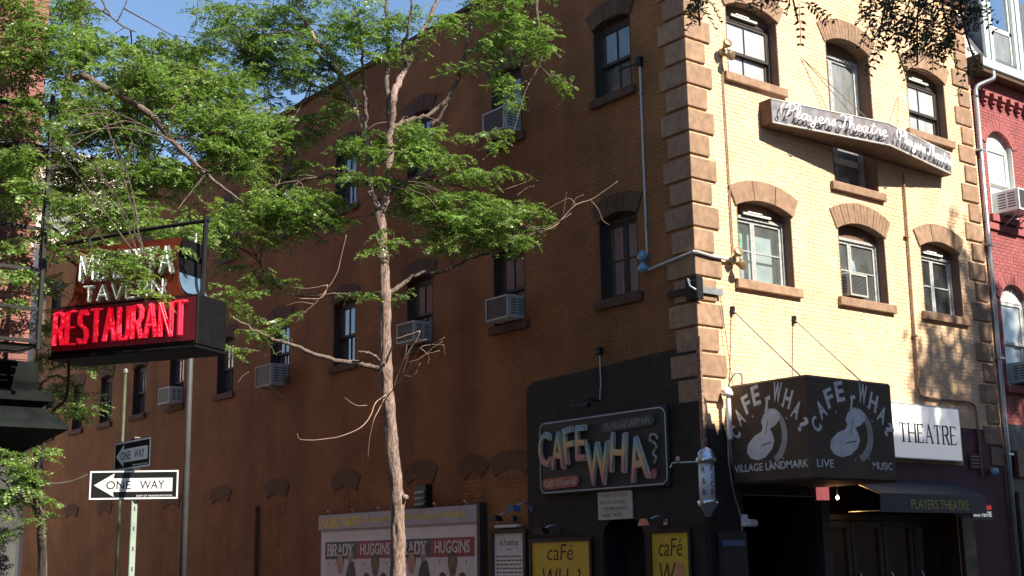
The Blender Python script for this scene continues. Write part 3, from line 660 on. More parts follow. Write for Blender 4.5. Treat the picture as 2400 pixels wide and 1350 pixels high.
# ------------------------------------------------------------ black box awning with the guitar and moon
X0, X1, PR, Z0, Z1 = .58, 2.56, 1.52, 2.70, 4.19
aw = thing('awning', 'dark brown box awning with pale guitar and moon on both faces', 'awning', (X0, 0, Z0))
M_AWN = mat('awning_cloth', (.11, .07, .043), .75, .15, 3, .15, 200)
wd, hg = X1-X0, Z1-Z0
fr = MB(); fr.cbox(0, wd, -PR, -.01, .0, hg, .03); ob('cover', fr, M_AWN, aw)
M_LET = mat('awning_print', (.80, .76, .71), .7, .15, 10)
M_LET2 = mat('awning_print_cream', (.78, .74, .70), .7, .15, 8)
def guitar_moon(w, h, y):
    """print of one awning face, local x 0..w, z 0..h, on plane y"""
    WORDS = [(MB(), MB()), (MB(), MB())]
    word = 'CAFE WHA?'; n = len(word)
    cx_, cz_, R = w*.5, h*.32, h*.57
    for i, c in enumerate(word):
        if c == ' ': continue
        L, O = WORDS[0 if i < 4 else 1]
        q = math.pi*(.885-.77*i/(n-1)); px_, pz_ = cx_+R*1.0*math.cos(q)*w/h*.80, cz_+R*math.sin(q)
        rot = (q-math.pi/2)*.62; k = .9+.25*math.sin(math.pi*i/(n-1))
        put_text(O, c, px_+.012, pz_-.012, w*.098*k, h*.185*k, y, .0012, rot=rot)
        put_text(L, c, px_, pz_, w*.088*k, h*.175*k, y-.0013, .0012, rot=rot, off=.028)
    G = MB(); gx, gz = w*.43, h*.42
    def blob(x, z, rx, rz, tilt=0): return [(x+rx*math.cos(q)*math.cos(tilt)-rz*math.sin(q)*math.sin(tilt), z+rx*math.cos(q)*math.sin(tilt)+rz*math.sin(q)*math.cos(tilt)) for q in np.linspace(0, 2*math.pi, 22)[:-1]]
    # body: two bouts and a waist
    body = [(.40, .40), (.375, .45), (.385, .52), (.43, .56), (.49, .56), (.535, .52), (.545, .46), (.52, .41), (.47, .375), (.50, .33), (.53, .26), (.52, .18), (.47, .11), (.40, .085), (.33, .11), (.285, .17), (.285, .25), (.33, .32), (.39, .355)]
    G.prism([(w*.44+((p[0]-.42)*1.35+(p[1]-.33)*.28)*w, h*.47+((p[1]-.33)*1.02)*h) for p in body], y-.0012, y)
    neck = MB(); seg_ribbon(neck, [(w*.46, h*.55), (w*.505, h*.80)], .045, y-.0014, .001); seg_ribbon(neck, [(w*.495, h*.81), (w*.535, h*.825)], .06, y-.0016, .001)
    k1 = [(w*.53+w*.20*math.cos(q), h*.45+h*.27*math.sin(q)) for q in np.linspace(-1.35, 2.0, 20)]
    k2 = [(w*.49+w*.175*math.cos(q), h*.465+h*.235*math.sin(q)) for q in np.linspace(2.15, -1.25, 20)]
    moon = MB().prism((k1+k2)[::-1], y-.0009, y+.0)
    st = MB()
    for sx, sz in ((.31, .66), (.30, .42), (.68, .74), (.73, .60), (.40, .78), (.66, .22), (.5, .2)):
        for r in (0, math.pi/2): seg_ribbon(st, [(w*sx-.02*math.cos(r), h*sz-.02*math.sin(r)), (w*sx+.02*math.cos(r), h*sz+.02*math.sin(r))], .006, y, .001+.0004*r)
    br = MB(); seg_ribbon(br, [(w*.40, h*.36), (w*.52, h*.385)], .018, y-.0013, .001); seg_ribbon(br, [(w*.46, h*.46), (w*.50, h*.60)], .012, y-.0013, .0012)
    return WORDS, G, neck, moon, st, br
M_SHAD = mat('awning_print_shade', (.16, .14, .12), .7, .1); M_MOON = mat('awning_moon', (.42, .40, .34), .7, .2)
def print_face(w, rz, loc, lower):
    WD, G, N, Mo, S, B_ = guitar_moon(w, hg, 0)
    for L, O in WD: ob('lettering', L, M_LET, aw, loc, rz); ob('lettering_shadow', O, M_SHAD, aw, loc, rz)
    for nm, mb_, mm in (('guitar_print', G, M_LET2), ('guitar_neck_print', N, M_LET2), ('moon_print', Mo, M_MOON), ('star_print', S, M_LET), ('guitar_line_print', B_, M_SHAD)):
        ob(nm, mb_, mm, aw, loc, rz)
    for s, x, ww in lower:
        q = MB(); sh = MB(); put_text(q, s, x*w, hg*.155, ww*w, hg*.075, -.0013, .001, off=.008); put_text(sh, s, x*w+.012, hg*.155-.012, ww*w, hg*.075, 0, .001, off=.01)
        ob('lettering', q, M_LET, aw, loc, rz); ob('lettering_shadow', sh, M_SHAD, aw, loc, rz)
print_face(PR, SIDE, (-.002, 0-.0, 0), [('VILLAGE LANDMARK', .5, .92)])
print_face(wd, 0, (0, -PR-.002, 0), [('LIVE', .15, .19), ('MUSIC', .82, .24)])
for x in (.75, 2.2):
    r = thing('stay_rod', 'thin stay rod from wall bracket to the %s of the dark awning' % ('left edge' if x < 1 else 'middle'), 'rod', (x, 0, 5.37), 0, 'stay rods above the dark awning')
    ob('bracket', MB().cbox(-.03, .03, -.06, 0, -.06, .07, .008), M_BLKMET, r)
    ob('rod', MB().tube([(0, -.04, 0), (.0, -1.3, -1.19)], .011, 6), M_METAL, r)

# ------------------------------------------------------------ white backlit box sign with black serif letters
t = thing('box_sign', 'white lightbox sign with black serif letters right of the dark awning', 'sign', (3.9, 0, 3.22))
ob('box', MB().cbox(0, 2.56, -.12, 0, 0, .96, .012), M_METAL, t)
ob('face', MB().box(.03, 2.53, -.126, -.121, .03, .93), mat('sign_face_white', (.80, .80, .79), .5, .04, emit=(1, 1, 1), est=.12), t)
def serif_word(word, x, z, w, h, y, wt, m, parent, name='letter'):
    for c, pls in stroke_layout(word, w, h, .34):
        mb_ = MB()
        for n_, pl in enumerate(pls):
            pts = [(x+p[0], z+p[1]) for p in pl]; 
            for i, (a_, b_) in enumerate(zip(pts[:-1], pts[1:])):
                horiz = abs(a_[1]-b_[1]) < .3*abs(a_[0]-b_[0]); thin = horiz or (c in 'AVMNY' and (b_[0] > a_[0]) == (b_[1] > a_[1]))
                seg_ribbon(mb_, [a_, b_], wt*(.45 if thin else 1), y, .002+.0004*(i+3*n_))
            for e in ((pts[0], pts[1]), (pts[-1], pts[-2])):
                if abs(e[0][1]-z) < .02*h or abs(e[0][1]-z-h) < .02*h:
                    if abs(e[0][1]-e[1][1]) > .3*abs(e[0][0]-e[1][0]): seg_ribbon(mb_, [(e[0][0]-wt*1.0, e[0][1]), (e[0][0]+wt*1.0, e[0][1])], wt*.35, y, .0045+.0004*n_)
                    else: seg_ribbon(mb_, [(e[0][0], e[0][1]+wt*.2), (e[0][0], e[0][1]+(wt*1.1 if e[0][1] < z+h/2 else -wt*1.1))], wt*.35, y, .0049)
        ob(name, mb_, m, parent)
serif_word('THEATRE', .76, .30, 1.62, .31, -.1265, .042, mat('letter_black', (.02, .02, .02), .6, .1), t)
# ------------------------------------------------------------ theatre entrance awning
t = thing('entrance_awning', 'low black sloping awning with gold capitals over the theatre doors', 'awning', (3.25, 0, 2.30))
w_ = 2.95; p_ = .66
b = MB(); b.add([(0,-.01,.58),(w_,-.01,.58),(w_,-p_,.30),(0,-p_,.30),(0,-p_,0),(w_,-p_,0),(0,-.01,.0),(w_,-.01,.0)], [(0,3,2,1),(3,4,5,2),(1,2,5,7)])
M_CAN = mat('canvas_black', (.035, .036, .042), .55, .2, 3)
ob('canvas', b, M_CAN, t)
q = MB(); put_text(q, 'PLAYERS THEATRE', 1.62, .135, 1.62, .155, -p_-.001, .002, off=.004)
ob('lettering', q, mat('gold_print', (.50, .36, .07), .5, .1), t)
fr_ = MB()
for x in (.02, w_-.02): fr_.tube([(x, -.02, .02), (x, -p_+.02, .02)], .012, 6); fr_.tube([(x, -.02, .56), (x, -p_+.02, .29)], .012, 6)
fr_.tube([(.02, -p_+.02, .02), (w_-.02, -p_+.02, .02)], .012, 6); ob('frame', fr_, M_METAL, t)
# lobby lights
def bulb(loc, label):
    t = thing('lobby_lamp', label, 'lamp', loc, 0, 'small lit bulbs in the theatre lobby')
    o = ob('bulb', MB().lathe([(.005, -.03), (.022, -.015), (.026, .005), (.015, .03), (.008, .04)], 10), mat('bulb_lit', (1, .7, .35), .4, .02, emit=(1, .50, .16), est=22), t, sm=True)
    ob('stem', MB().tube([(0, 0, .04), (0, 0, .25)], .006, 5), M_BLKMET, t)
    l = bpy.data.lights.new('lobby_bulb', 'POINT'); l.energy = 1.3; l.color = (1, .5, .18); l.shadow_soft_size = .03
    lo = bpy.data.objects.new('lobby_bulb', l); COL.objects.link(lo); lo.parent = t; lo.location = (0, -.06, -.02)
bulb((2.92, .12, 2.62), 'left of two lit orange bulbs in the dark theatre lobby'); bulb((3.10, .05, 2.55), 'right of two lit orange bulbs in the dark theatre lobby')
t = thing('wall_sign', 'small pink lit panel sign under the right end of the dark awning', 'sign', (2.47, -.03, 2.50))
ob('panel', MB().cbox(0, .13, -.05, 0, 0, .22, .006), mat('pink_panel', (.55, .16, .17), .5, .2, 8, emit=(.8, .2, .2), est=.25), t)
ob('panel', MB().cbox(.15, .27, -.05, 0, 0, .22, .006), MATS['pink_panel'], t)
t = thing('poster', 'tall narrow faded colour poster beside the theatre doors', 'poster', (6.38, -.018, .7))
ob('board', MB().box(0, .36, -.03, 0, 0, 1.55), mat('poster_mixed', (.13, .08, .05), .6, .9, 2.2), t); ob('frame', MB().box(-.03, -.001, -.04, 0, 0, 1.56), M_DPOST, t)
t = thing('hanging_sign', 'small red and black sign with white letters at right under the awning', 'sign', (6.35, -.25, 2.22))
ob('board', MB().box(0, .62, -.03, 0, 0, .26), M_BLKMET, t); ob('stripe', MB().box(.06, .60, -.034, -.0305, .17, .24), mat('sign_red', (.5, .03, .02), .5, .1, emit=(1, .05, .03), est=.15), t)
q = MB(); put_text(q, 'UROS THEATRE', .31, .09, .56, .09, -.031, .002); ob('lettering', q, mat('sign_glow_white', (.8, .8, .78), .5, .05, emit=(1, 1, .95), est=.25), t)
t = thing('security_camera', 'pale round security camera on the maroon wall at right', 'camera', (7.45, 0, 3.08))
ob('dome', MB().lathe([(.005, -.075), (.05, -.06), (.075, -.01), (.07, .05), (.04, .075)], 14, (0, -.10, 0)), mat('camera_blue', (.35, .45, .55), .3, .1), t, sm=True); ob('arm', MB().box(-.02, .02, -.05, 0, -.02, .02), M_METAL, t)
t = thing('wall_vent', 'small louvred vent on the maroon wall right of the white sign', 'vent', (6.95, -.016, 3.25))
ob('frame', MB().cbox(-.17, .17, -.02, 0, -.14, .14, .006), M_MAROON, t)
for k in range(4): ob('slat', MB().box(-.14, .14, -.034, -.021, -.1+.06*k, -.075+.06*k), mat('vent_slat', (.22, .10, .11), .5, .1), t)
t = thing('menu_case', 'dark wall case with a blue strip left of the cafe entrance', 'sign', (.10, -.046, 1.0))
ob('case', MB().cbox(0, .62, -.07, 0, 0, 1.02, .01), M_BLKMET, t); ob('strip', MB().box(.08, .56, -.074, -.0705, .80, .88), mat('strip_blue', (.08, .12, .26), .4, .1), t)
ob('glass', MB().box(.05, .57, -.073, -.0705, .06, .74), G_DARK, t)
# barber style cylinder sign on the corner
t = thing('pillar_sign', 'silver barber pole style cylinder sign hanging at the building corner', 'sign', (-.22, -.24, 2.36))
ob('cylinder', MB().lathe([(.115, .10), (.115, .62)], 20), mat('pole_white', (.72, .74, .76), .35, .08), t, sm=True)
CH = mat('chrome', (.62, .62, .62), .22, .1, metal=.9)
ob('dome_cap', MB().lathe([(.15, .62), (.155, .66), (.15, .70), (.13, .71), (.12, .77), (.09, .82), (.04, .85), (.005, .86)], 20), CH, t, sm=True)
ob('base_cap', MB().lathe([(.005, -.16), (.05, -.14), (.09, -.05), (.13, .0), (.155, .04), (.155, .08), (.12, .10)], 20), CH, t, sm=True)
ob('arm', MB().tube([(.1, .12, .66), (.22, .24, .66)], .018, 6), CH, t)
ob('arm', MB().tube([(-.12, .08, .64), (-.26, .42, .64), (-.26, .46, .58)], .016, 6), CH, t)
ob('bulb', MB().lathe([(.005, .0), (.03, .02), (.035, .06), (.02, .09), (.005, .1)], 10, (-.23, .34, .64)), mat('bulb_pink', (.6, .35, .3), .3), t, sm=True)
def wrap_text(s, zs, q0, r=.116):
    mb_ = MB()
    for c, zc in zip(s, zs):
        v, fs = text_mesh(c); lo, hi = v.min(0), v.max(0); q = (v-(lo+hi)/2)/np.maximum(hi-lo, 1e-6)
        X, Zc = q[:, 0]*.055, q[:, 1]*.085; rr = r+np.where(v[:, 2] > 0, .002, 0.0); an = q0+X/r
        mb_.add(np.stack([rr*np.cos(an), rr*np.sin(an), zc+Zc], 1), fs)
    return mb_
A0 = math.atan2(-.77, -.60)
ob('lettering', wrap_text('R&B', (.52, .36, .20), A0-.52), mat('letter_dark', (.02, .02, .025), .6, .1), t)
ob('lettering', wrap_text('ROCK', (.54, .43, .32, .21), A0+.62), MATS['letter_dark'], t)

# ------------------------------------------------------------ lane side: cafe board with gradient letters
# local frame on the lane wall: x = -y, z up, -y out
def on_side(y, z): return (0, y, z)
t = thing('cafe_board', 'black board with big rainbow cut out letters on the shaded lane wall', 'sign', on_side(3.72, 2.70), SIDE)
bw, bh = 3.08, 1.24
ob('board', MB().cbox(0, bw, -.11, -.03, 0, bh, .02), mat('board_black', (.022, .024, .027), .55, .2, 3), t)
ln = MB(); r_ = .12
rr = [(r_+.03, .04), (bw-r_-.03, .04)]+[(bw-.03-r_+r_*math.sin(q), .04+r_-r_*math.cos(q)) for q in np.linspace(.2, 1.57, 4)]+[(bw-.03, bh-.04-r_)]+[(bw-.03-r_+r_*math.cos(q), bh-.04-r_+r_*math.sin(q)) for q in np.linspace(.2, 1.57, 4)]
rr += [(r_+.03, bh-.04)]+[(.03+r_-r_*math.sin(q), bh-.04-r_+r_*math.cos(q)) for q in np.linspace(.2, 1.57, 4)]+[(.03, .04+r_)]+[(.03+r_-r_*math.cos(q), .04+r_-r_*math.sin(q)) for q in np.linspace(.2, 1.57, 4)]
ln.tube([(p[0], -.113, p[1]) for p in rr+[rr[0]]], .011, 5)
ob('border', ln, mat('border_white', (.52, .52, .50), .5, .05), t)
M_RAINBOW = ramp_mat('rainbow_paint', [(0.0, (.55, .22, .24)), (.22, (.56, .25, .22)), (.42, (.62, .42, .20)), (.58, (.62, .50, .24)), (.75, (.36, .46, .36)), (1.0, (.18, .36, .50))])
M_EDGE = mat('letter_edge', (.62, .58, .48), .5, .1)
LET = [('C', .20, .76, .30, .56, .03), ('A', .55, .72, .32, .60, -.03), ('F', .83, .78, .24, .58, .12), ('E', 1.13, .80, .24, .56, -.02),
       ('W', 1.53, .44, .56, .66, .02), ('H', 2.02, .58, .34, .60, -.10), ('A', 2.47, .46, .40, .66, .12)]
for c, x, z, w, h, r0 in LET:
    o = ob('letter', put_text(MB(), c, x, z, w, h, -.150, .025, rot=r0, off=.012, keep=.012), M_RAINBOW, t)
    ob('letter_edge', put_text(MB(), c, x, z, w*1.10, h*1.05, -.112, .036, rot=r0, off=.012, keep=.012), M_EDGE, t)
ob('letter', MB().lathe([(.0599, 0), (.06, .03)], 14, (0, 0, 0), M=np.array([[1, 0, 0], [0, 0, -1], [0, 1.3, 0]])), mat('dot_red', (.42, .12, .14), .5), t, (2.79, -.115, .20))
sq = catmull([(2.80, .36), (2.84, .44), (2.78, .52), (2.86, .60), (2.80, .68), (2.72, .72), (2.76, .80), (2.86, .78), (2.88, .72)], 4)
ob('letter', MB().tube([(p[0], -.125, p[1]) for p in sq], .022, 6), mat('squiggle', (.30, .29, .28), .6, .6, 20), t)
def pill(x0, x1, z0, z1, txt, rot, m, tm):
    o = ob('plaque', MB(), m, t); bpy.data.objects.remove(o)
    q = MB(); n = 8; r = (z1-z0)/2; c = math.cos(rot); s_ = math.sin(rot); mx, mz = (x0+x1)/2, (z0+z1)/2
    pts = [(x0+r-r*math.sin(a_), (z0+z1)/2+r*math.cos(a_)) for a_ in np.linspace(0, math.pi, n)]+[(x1-r+r*math.sin(a_), (z0+z1)/2-r*math.cos(a_)) for a_ in np.linspace(0, math.pi, n)]
    q.prism([(mx+(p[0]-mx)*c-(p[1]-mz)*s_, mz+(p[0]-mx)*s_+(p[1]-mz)*c) for p in pts][::-1], -.135, -.111)
    o = ob('plaque', q, m, t); ob('lettering', put_text(MB(), txt, mx, mz, (x1-x0)*.86, (z1-z0)*.60, -.136, .004, rot=rot, off=.006), tm, o)
pill(.10, 1.03, .10, .28, 'CLASSIC ROCK and R&B', .02, mat('plaque_red', (.40, .10, .08), .5, .2), mat('plaque_cream', (.60, .48, .36), .6, .1))
pill(1.62, 2.84, .93, 1.10, 'The VILLAGE LANDMARK', .03, mat('plaque_green', (.05, .07, .065), .5, .3, 4), mat('plaque_grey', (.28, .28, .25), .6, .1))
# lamp above the board
t = thing('sign_lamp', 'black lamp on a thin conduit just above the rainbow lettered board', 'lamp', on_side(2.2, 4.05), SIDE)
ob('conduit', MB().tube([(.02, -.05, .90), (.03, -.05, .4), (0, -.06, .1)], .012, 6), M_METAL, t); ob('box', MB().cbox(-.05, .06, -.1, 0, .86, .98, .01), M_BLKMET, t)
ob('arm', MB().tube([(0, -.05, .1), (-.05, -.25, .12), (-.1, -.38, .06)], .016, 6), M_BLKMET, t)
ob('head', MB().cbox(-.33, .13, -.46, -.33, -.03, .06, .03), M_BLKMET, t)
# cream notice
t = thing('notice_board', 'small cream painted notice with faint lines of writing below the rainbow board', 'sign', on_side(2.33, 2.25), SIDE)
ob('board', MB().box(0, .80, -.05, -.03, 0, .44), mat('cream_board', (.50, .47, .38), .7, .12, 8), t)
q = MB()
for k, s in enumerate(('A WALK OUT, A REAL', 'ARTIST STUDIO', 'TEX AND FRIENDS', 'NEW  MUSIC')): put_text(q, s, .40-.05*(k % 2), .37-.10*k, .66-.06*k, .055, -.0505, .0015)
ob('lettering', q, mat('notice_ink', (.16, .15, .12), .7, .1), t)
# two yellow posters in frames
M_PYEL = mat('poster_yellow', (.62, .42, .03), .5, .08, 3); M_INK = mat('poster_ink', (.03, .025, .015), .6, .1)
def yellow_poster(y, w, z0, z1, lines, label, pic=False):
    t = thing('yellow_poster', label, 'poster', on_side(y, z0), SIDE, 'yellow framed cafe posters'); h = z1-z0
    f = MB(); f.box(-.06, -.001, -.08, -.029, -.06, h+.06); f.box(w+.001, w+.06, -.08, -.029, -.06, h+.06); f.box(-.001, w+.001, -.08, -.029, h+.001, h+.06); f.box(-.001, w+.001, -.08, -.029, -.06, -.001)
    ob('frame', f, M_BLKMET, t); ob('sheet', MB().box(0, w, -.055, -.029, 0, h), M_PYEL, t)
    for s, x, z, ww, hh in lines: ob('lettering', put_text(MB(), s, x, z, ww, hh, -.0555, .002, off=-.004, shear=.12), M_INK, t)
    if pic:
        ob('picture', MB().prism([(w*.72+.12*math.cos(q_), h-.58+.17*math.sin(q_)) for q_ in np.linspace(0, 6.28, 16)[:-1]], -.0565, -.0552), mat('poster_face', (.55, .25, .10), .6, .4, 12), t)
yellow_poster(4.03, 1.48, .9, 1.93, [('caFé', .74, .86, .66, .26), ('WHa?', .74, .42, .98, .36)], 'wider yellow poster with handwritten black letters left of the arched doorway')
yellow_poster(1.12, .78, .9, 2.01, [('caFé', .40, .90, .50, .26), ('W', .30, .50, .34, .34)], 'narrow yellow poster with a small picture next to the corner', True)
def clip_lamp(y, z, label, m=M_BLKMET):
    t = thing('poster_lamp', label, 'lamp', on_side(y, z), SIDE, 'lamps over the lane posters')
    ob('arm', MB().tube(catmull([(.0, -.03, .05), (.05, -.20, .14), (.02, -.36, .10), (0, -.42, .02)], 4), .014, 6), M_METAL, t)
    ob('head', MB().prism([(-.13, 0), (.13, 0), (.07, .10), (-.07, .10)], -.50, -.36), m, t); ob('base', MB().cbox(-.04, .04, -.05, -.0, .0, .1, .01), m, t)
clip_lamp(4.55, 2.30, 'black lamp over the white typed notice on the lane wall'); clip_lamp(3.3, 2.06, 'dark lamp over the wider yellow poster')
clip_lamp(.82, 2.12, 'shiny lamp over the narrow yellow poster by the corner', mat('lamp_chrome', (.75, .75, .75), .12, .05, metal=1))
clip_lamp(4.05, 2.45, 'small lamp on an arm at the left edge of the black stucco', mat('lamp_blue', (.06, .12, .22), .3, .1))
# white typed notice
t = thing('typed_notice', 'white typed notice sheet in a dark frame beside the big theatre poster', 'poster', on_side(5.10, .7), SIDE); w, h = .84, 1.40
f = MB(); f.box(-.07, -.001, -.08, 0, -.07, h+.07); f.box(w+.001, w+.07, -.08, 0, -.07, h+.07); f.box(-.001, w+.001, -.08, 0, h+.001, h+.07); f.box(-.001, w+.001, -.08, 0, -.07, -.001); ob('frame', f, M_DKFRAME, t)
ob('sheet', MB().box(0, w, -.045, 0, 0, h), mat('paper_white', (.62, .60, .60), .6, .05), t)
q = MB(); put_text(q, 'As Trusted out', w/2, h-.15, .52, .11, -.0455, .0015); q.box(w/2-.06, w/2+.06, -.0468, -.0455, h-.275, h-.262)
for k in range(14):
    x = .06; zl = h-.40-.068*k
    while x < .74:
        l_ = rnd.uniform(.04, .13); q.box(x, min(x+l_, .78), -.0468, -.0455, zl, zl+.022); x += l_+.025
    
ob('lettering', q, M_INK, t)
ob('top_light', MB().cbox(.1, .75, -.12, -.0, h+.10, h+.15, .01), M_WARMWHITE, t)
# big theatre poster case
t = thing('poster_case', 'wide theatre poster case with two pairs of suited men behind the tree trunk', 'poster', on_side(11.08, .0), SIDE); w = 5.62
HB = 2.62
ob('case', MB().cbox(0, w, -.12, 0, .5, HB, .02), mat('case_purple_grey', (.42, .36, .38), .6, .1), t)
ob('header', MB().cbox(-.02, w+.02, -.17, -.121, 2.32, HB+.01, .01), mat('header_grey', (.36, .33, .36), .6, .12), t)
q = MB(); put_text(q, 'PLAYERS THEATRE', .90, 2.47, 1.5, .20, -.171, .004, off=.012); ob('lettering', q, mat('header_yellow', (.75, .58, .03), .6, .1), t)
q = MB(); put_text(q, 'Low Cost Comedy is A Chance To Win These Products Or Related Prizes', 3.50, 2.47, 3.6, .135, -.171, .003, off=.006); ob('lettering', q, MATS['header_yellow'], t)
ob('side_frame', MB().box(w+.022, w+.10, -.17, 0, .5, HB+.04), M_DKFRAME, t)
ob('bottom_frame', MB().box(0, w, -.14, -.121, .5, .58), M_DKFRAME, t)
ob('sheet', MB().box(.06, w-.05, -.128, -.1205, .6, 2.28), mat('poster_grey_white', (.62, .58, .60), .6, .05), t)
for k in range(6):
    x = .35+k*.98
    if k == 3: continue
    ob('lamp_stub', MB().tube([(x, -.1, HB+.01), (x, -.12, HB+.08), (x, -.16, HB+.09)], .02, 6), M_METAL, t)
M_NAVY = mat('print_navy', (.035, .05, .075), .6, .1); M_CRIM = mat('print_crimson', (.24, .035, .05), .6, .1); M_PRW = mat('print_white', (.60, .55, .54), .6, .05)
M_SKIN = mat('print_skin', (.42, .22, .15), .6, .12, 20); M_SKIN2 = mat('print_skin_deep', (.17, .09, .06), .6, .12, 20); M_SUIT = mat('print_suit', (.035, .037, .045), .6, .2); M_TAN = mat('print_tan', (.30, .21, .11), .6, .2); M_HAIR = mat('print_hair', (.05, .03, .02), .6, .2)
def ell(cx_, cz_, rx, rz_, n=18): return [(cx_+rx*math.cos(q_), cz_+rz_*math.sin(q_)) for q_ in np.linspace(2*math.pi, 0, n+1)[:-1]]
def poster_pair(x):
    y = -.1285; W_ = 1.25
    ob('print_panel', MB().box(x, x+W_, y-.001, y, 1.72, 2.07), M_NAVY, t); ob('print_panel', MB().box(x+W_+.002, x+2*W_+.15, y-.001, y, 1.72, 2.07), M_CRIM, t)
    ob('print_panel', MB().box(x, x+2*W_+.15, y-.0008, y, .62, 1.718), mat('print_pale', (.55, .50, .52), .6, .08), t)
    serif_word('BRADY', x+.12, 1.80, .98, .21, y-.0015, .055, M_PRW, t, 'print_letter')
    q = MB(); put_text(q, 'HUGGINS', x+W_+.70, 1.905, 1.10, .23, y-.0012, .0012, off=.012); ob('lettering', q, M_PRW, t)
    for k in range(9):
        if 3 <= k <= 4: continue
        xx = x+.15+k*.28; st = [(xx+(.035 if i % 2 == 0 else .015)*math.sin(i*math.pi/5), 1.63+(.035 if i % 2 == 0 else .015)*math.cos(i*math.pi/5)) for i in range(10)]
        ob('star_print', MB().prism(st[::-1], y-.0016, y-.0009), M_CRIM if k < 4 else M_NAVY, t)
    def man(cx_, zt, skin, suit, hair, moust):
        s = MB().prism([(cx_-.36, .63), (cx_-.30, 1.22), (cx_-.12, 1.36), (cx_+.12, 1.36), (cx_+.30, 1.22), (cx_+.36, .63)][::-1], y-.0030, y-.0016); ob('figure_suit_print', s, suit, t)
        s = MB().prism([(cx_-.08, 1.36), (cx_+.08, 1.36), (cx_, .95)][::-1], y-.0036, y-.0031); ob('figure_shirt_print', s, M_PRW, t)
        s = MB().prism([(cx_-.025, 1.33), (cx_+.025, 1.33), (cx_+.035, 1.0), (cx_-.01, .95)][::-1], y-.0042, y-.0037); ob('figure_tie_print', s, M_CRIM, t)
        ob('figure_hair_print', MB().prism(ell(cx_, zt-.17, .15, .19), y-.0040, y-.0031), hair, t)
        ob('figure_face_print', MB().prism(ell(cx_, zt-.25, .125, .20), y-.0050, y-.0041), skin, t)
        f_ = MB(); f_.prism(ell(cx_-.05, zt-.22, .024, .012, 8), y-.0058, y-.0051); f_.prism(ell(cx_+.05, zt-.22, .024, .012, 8), y-.0058, y-.0051)
        f_.prism(ell(cx_, zt-.355, .05, .012, 8), y-.0058, y-.0051); f_.prism(ell(cx_, zt-.29, .018, .03, 8), y-.0056, y-.0051)
        if moust: f_.prism(ell(cx_, zt-.325, .06, .02, 8), y-.0062, y-.0059)
        ob('figure_features_print', f_, M_HAIR, t)
    man(x+.62, 1.86, M_SKIN, M_SUIT, M_HAIR, False)
    ob('figure_suit_print', MB().prism([(x+.82, .63), (x+.86, 1.45), (x+.98, 1.68), (x+1.16, 1.66), (x+1.24, 1.4), (x+1.28, .63)][::-1], y-.0028, y-.0016), M_SUIT, t)
    ob('figure_hair_print', MB().prism(ell(x+1.02, 1.80, .11, .15), y-.0034, y-.0029), mat('print_grey', (.24, .18, .13), .6, .2, 20), t)
    man(x+W_+.72, 1.80, M_SKIN2, M_TAN, M_HAIR, True)
    for dx in (-.32, .30): ob('figure_hand_print', MB().prism(ell(x+W_+.72+dx, 1.30, .13, .15), y-.0036, y-.0031), M_HAIR, t)
poster_pair(.22); poster_pair(2.86)
# vent box and thin pipe on the lane wall
t = thing('vent_box', 'small black louvred vent box on the lane wall above the poster case', 'vent', on_side(7.25, 2.66), SIDE)
ob('box', MB().cbox(-.18, .18, -.16, 0, 0, .42, .015), M_BLKMET, t)
for k in range(3): ob('slat', MB().add([(-.16, -.17, .08+.11*k), (.16, -.17, .08+.11*k), (.16, -.22, .03+.11*k), (-.16, -.22, .03+.11*k)], [(0, 1, 2, 3)]), mat('slat_pale', (.3, .3, .28), .5), t)
tag(ob('wall_pipe', MB().tube([(0, -.06, 0), (0, -.06, 2.95)], .05, 8), M_BRNS, None, on_side(14.15, 0), SIDE), 'short brown pipe standing against the lane wall left of the poster case', 'pipe')

# ------------------------------------------------------------ neighbouring red house
NB = thing('red_house', 'pink red painted brick house with dormer and white arched windows at right', 'house', (7.98, .03, 0))
NWN = [(.88, 8.10, .92, 1.78), (.88, 4.75, .95, 2.0), (2.6, 8.10, .92, 1.78), (2.6, 4.75, .95, 2.0), (4.3, 8.10, .92, 1.78)]
nh = [(x-w/2, x+w/2, z, z+h) for x, z, w, h in NWN]
nw = ob('wall', wall_cells(0, 7, 0, 10.95, nh, .004), M_RED, NB)
R_ = brick_rects(0, 3.3, 4.0, 10.6, nh); ob('brickwork', bricks_mesh('brickwork', R_), M_RED, nw, kind='stuff')
for x, z, w, h in NWN:
    wn = window(NB, (x, 0, z), 0, w, h, rise=.30, style='single', frame=M_WHFRAME, pane=G_DUST, lint=M_RED, lin_t=.20, split=.5, back=M_CURT, reveal=M_WHFRAME, soldier=True, sillw=.1, depth=.14, fw=.06)
ob('sill_band', MB().cbox(.05, 7, -.05, .0, 7.78, 7.92, .01), M_RED, NB)
gt = MB(); gt.cbox(.02, 7, -.34, .0, 10.98, 11.18, .02); ob('gutter', gt, mat('gutter_pale', (.48, .55, .52), .5, .1, 4), NB)
ob('soffit', MB().box(.02, 7, -.30, 0, 10.90, 10.978), M_BRNS, NB); ob('gutter_end', MB().cbox(-.06, .018, -.36, .0, 10.90, 11.22, .015), M_DKFRAME, NB)
ob('frieze', MB().cbox(.3, 7, -.06, .0, 10.62, 10.898, .01), M_RED, NB)
for k in range(22):
    x = .36+k*.30
    c = MB(); c.box(x, x+.14, -.13, .0, 10.50, 10.615); c.box(x+.02, x+.14, -.09, .0, 10.42, 10.498); c.box(x+.05, x+.14, -.05, .0, 10.35, 10.418)
    ob('corbel', c, M_RED, NB)
dp = MB(); dp.tube(catmull([(.42, -.30, 10.95), (.40, -.30, 10.80), (.26, -.18, 10.72), (.12, -.09, 10.62), (.10, -.08, 10.4)], 4), .045, 10); dp.tube([(.10, -.08, 10.4), (.06, -.08, 7), (.04, -.08, 4), (.03, -.08, 0)], .045, 10)
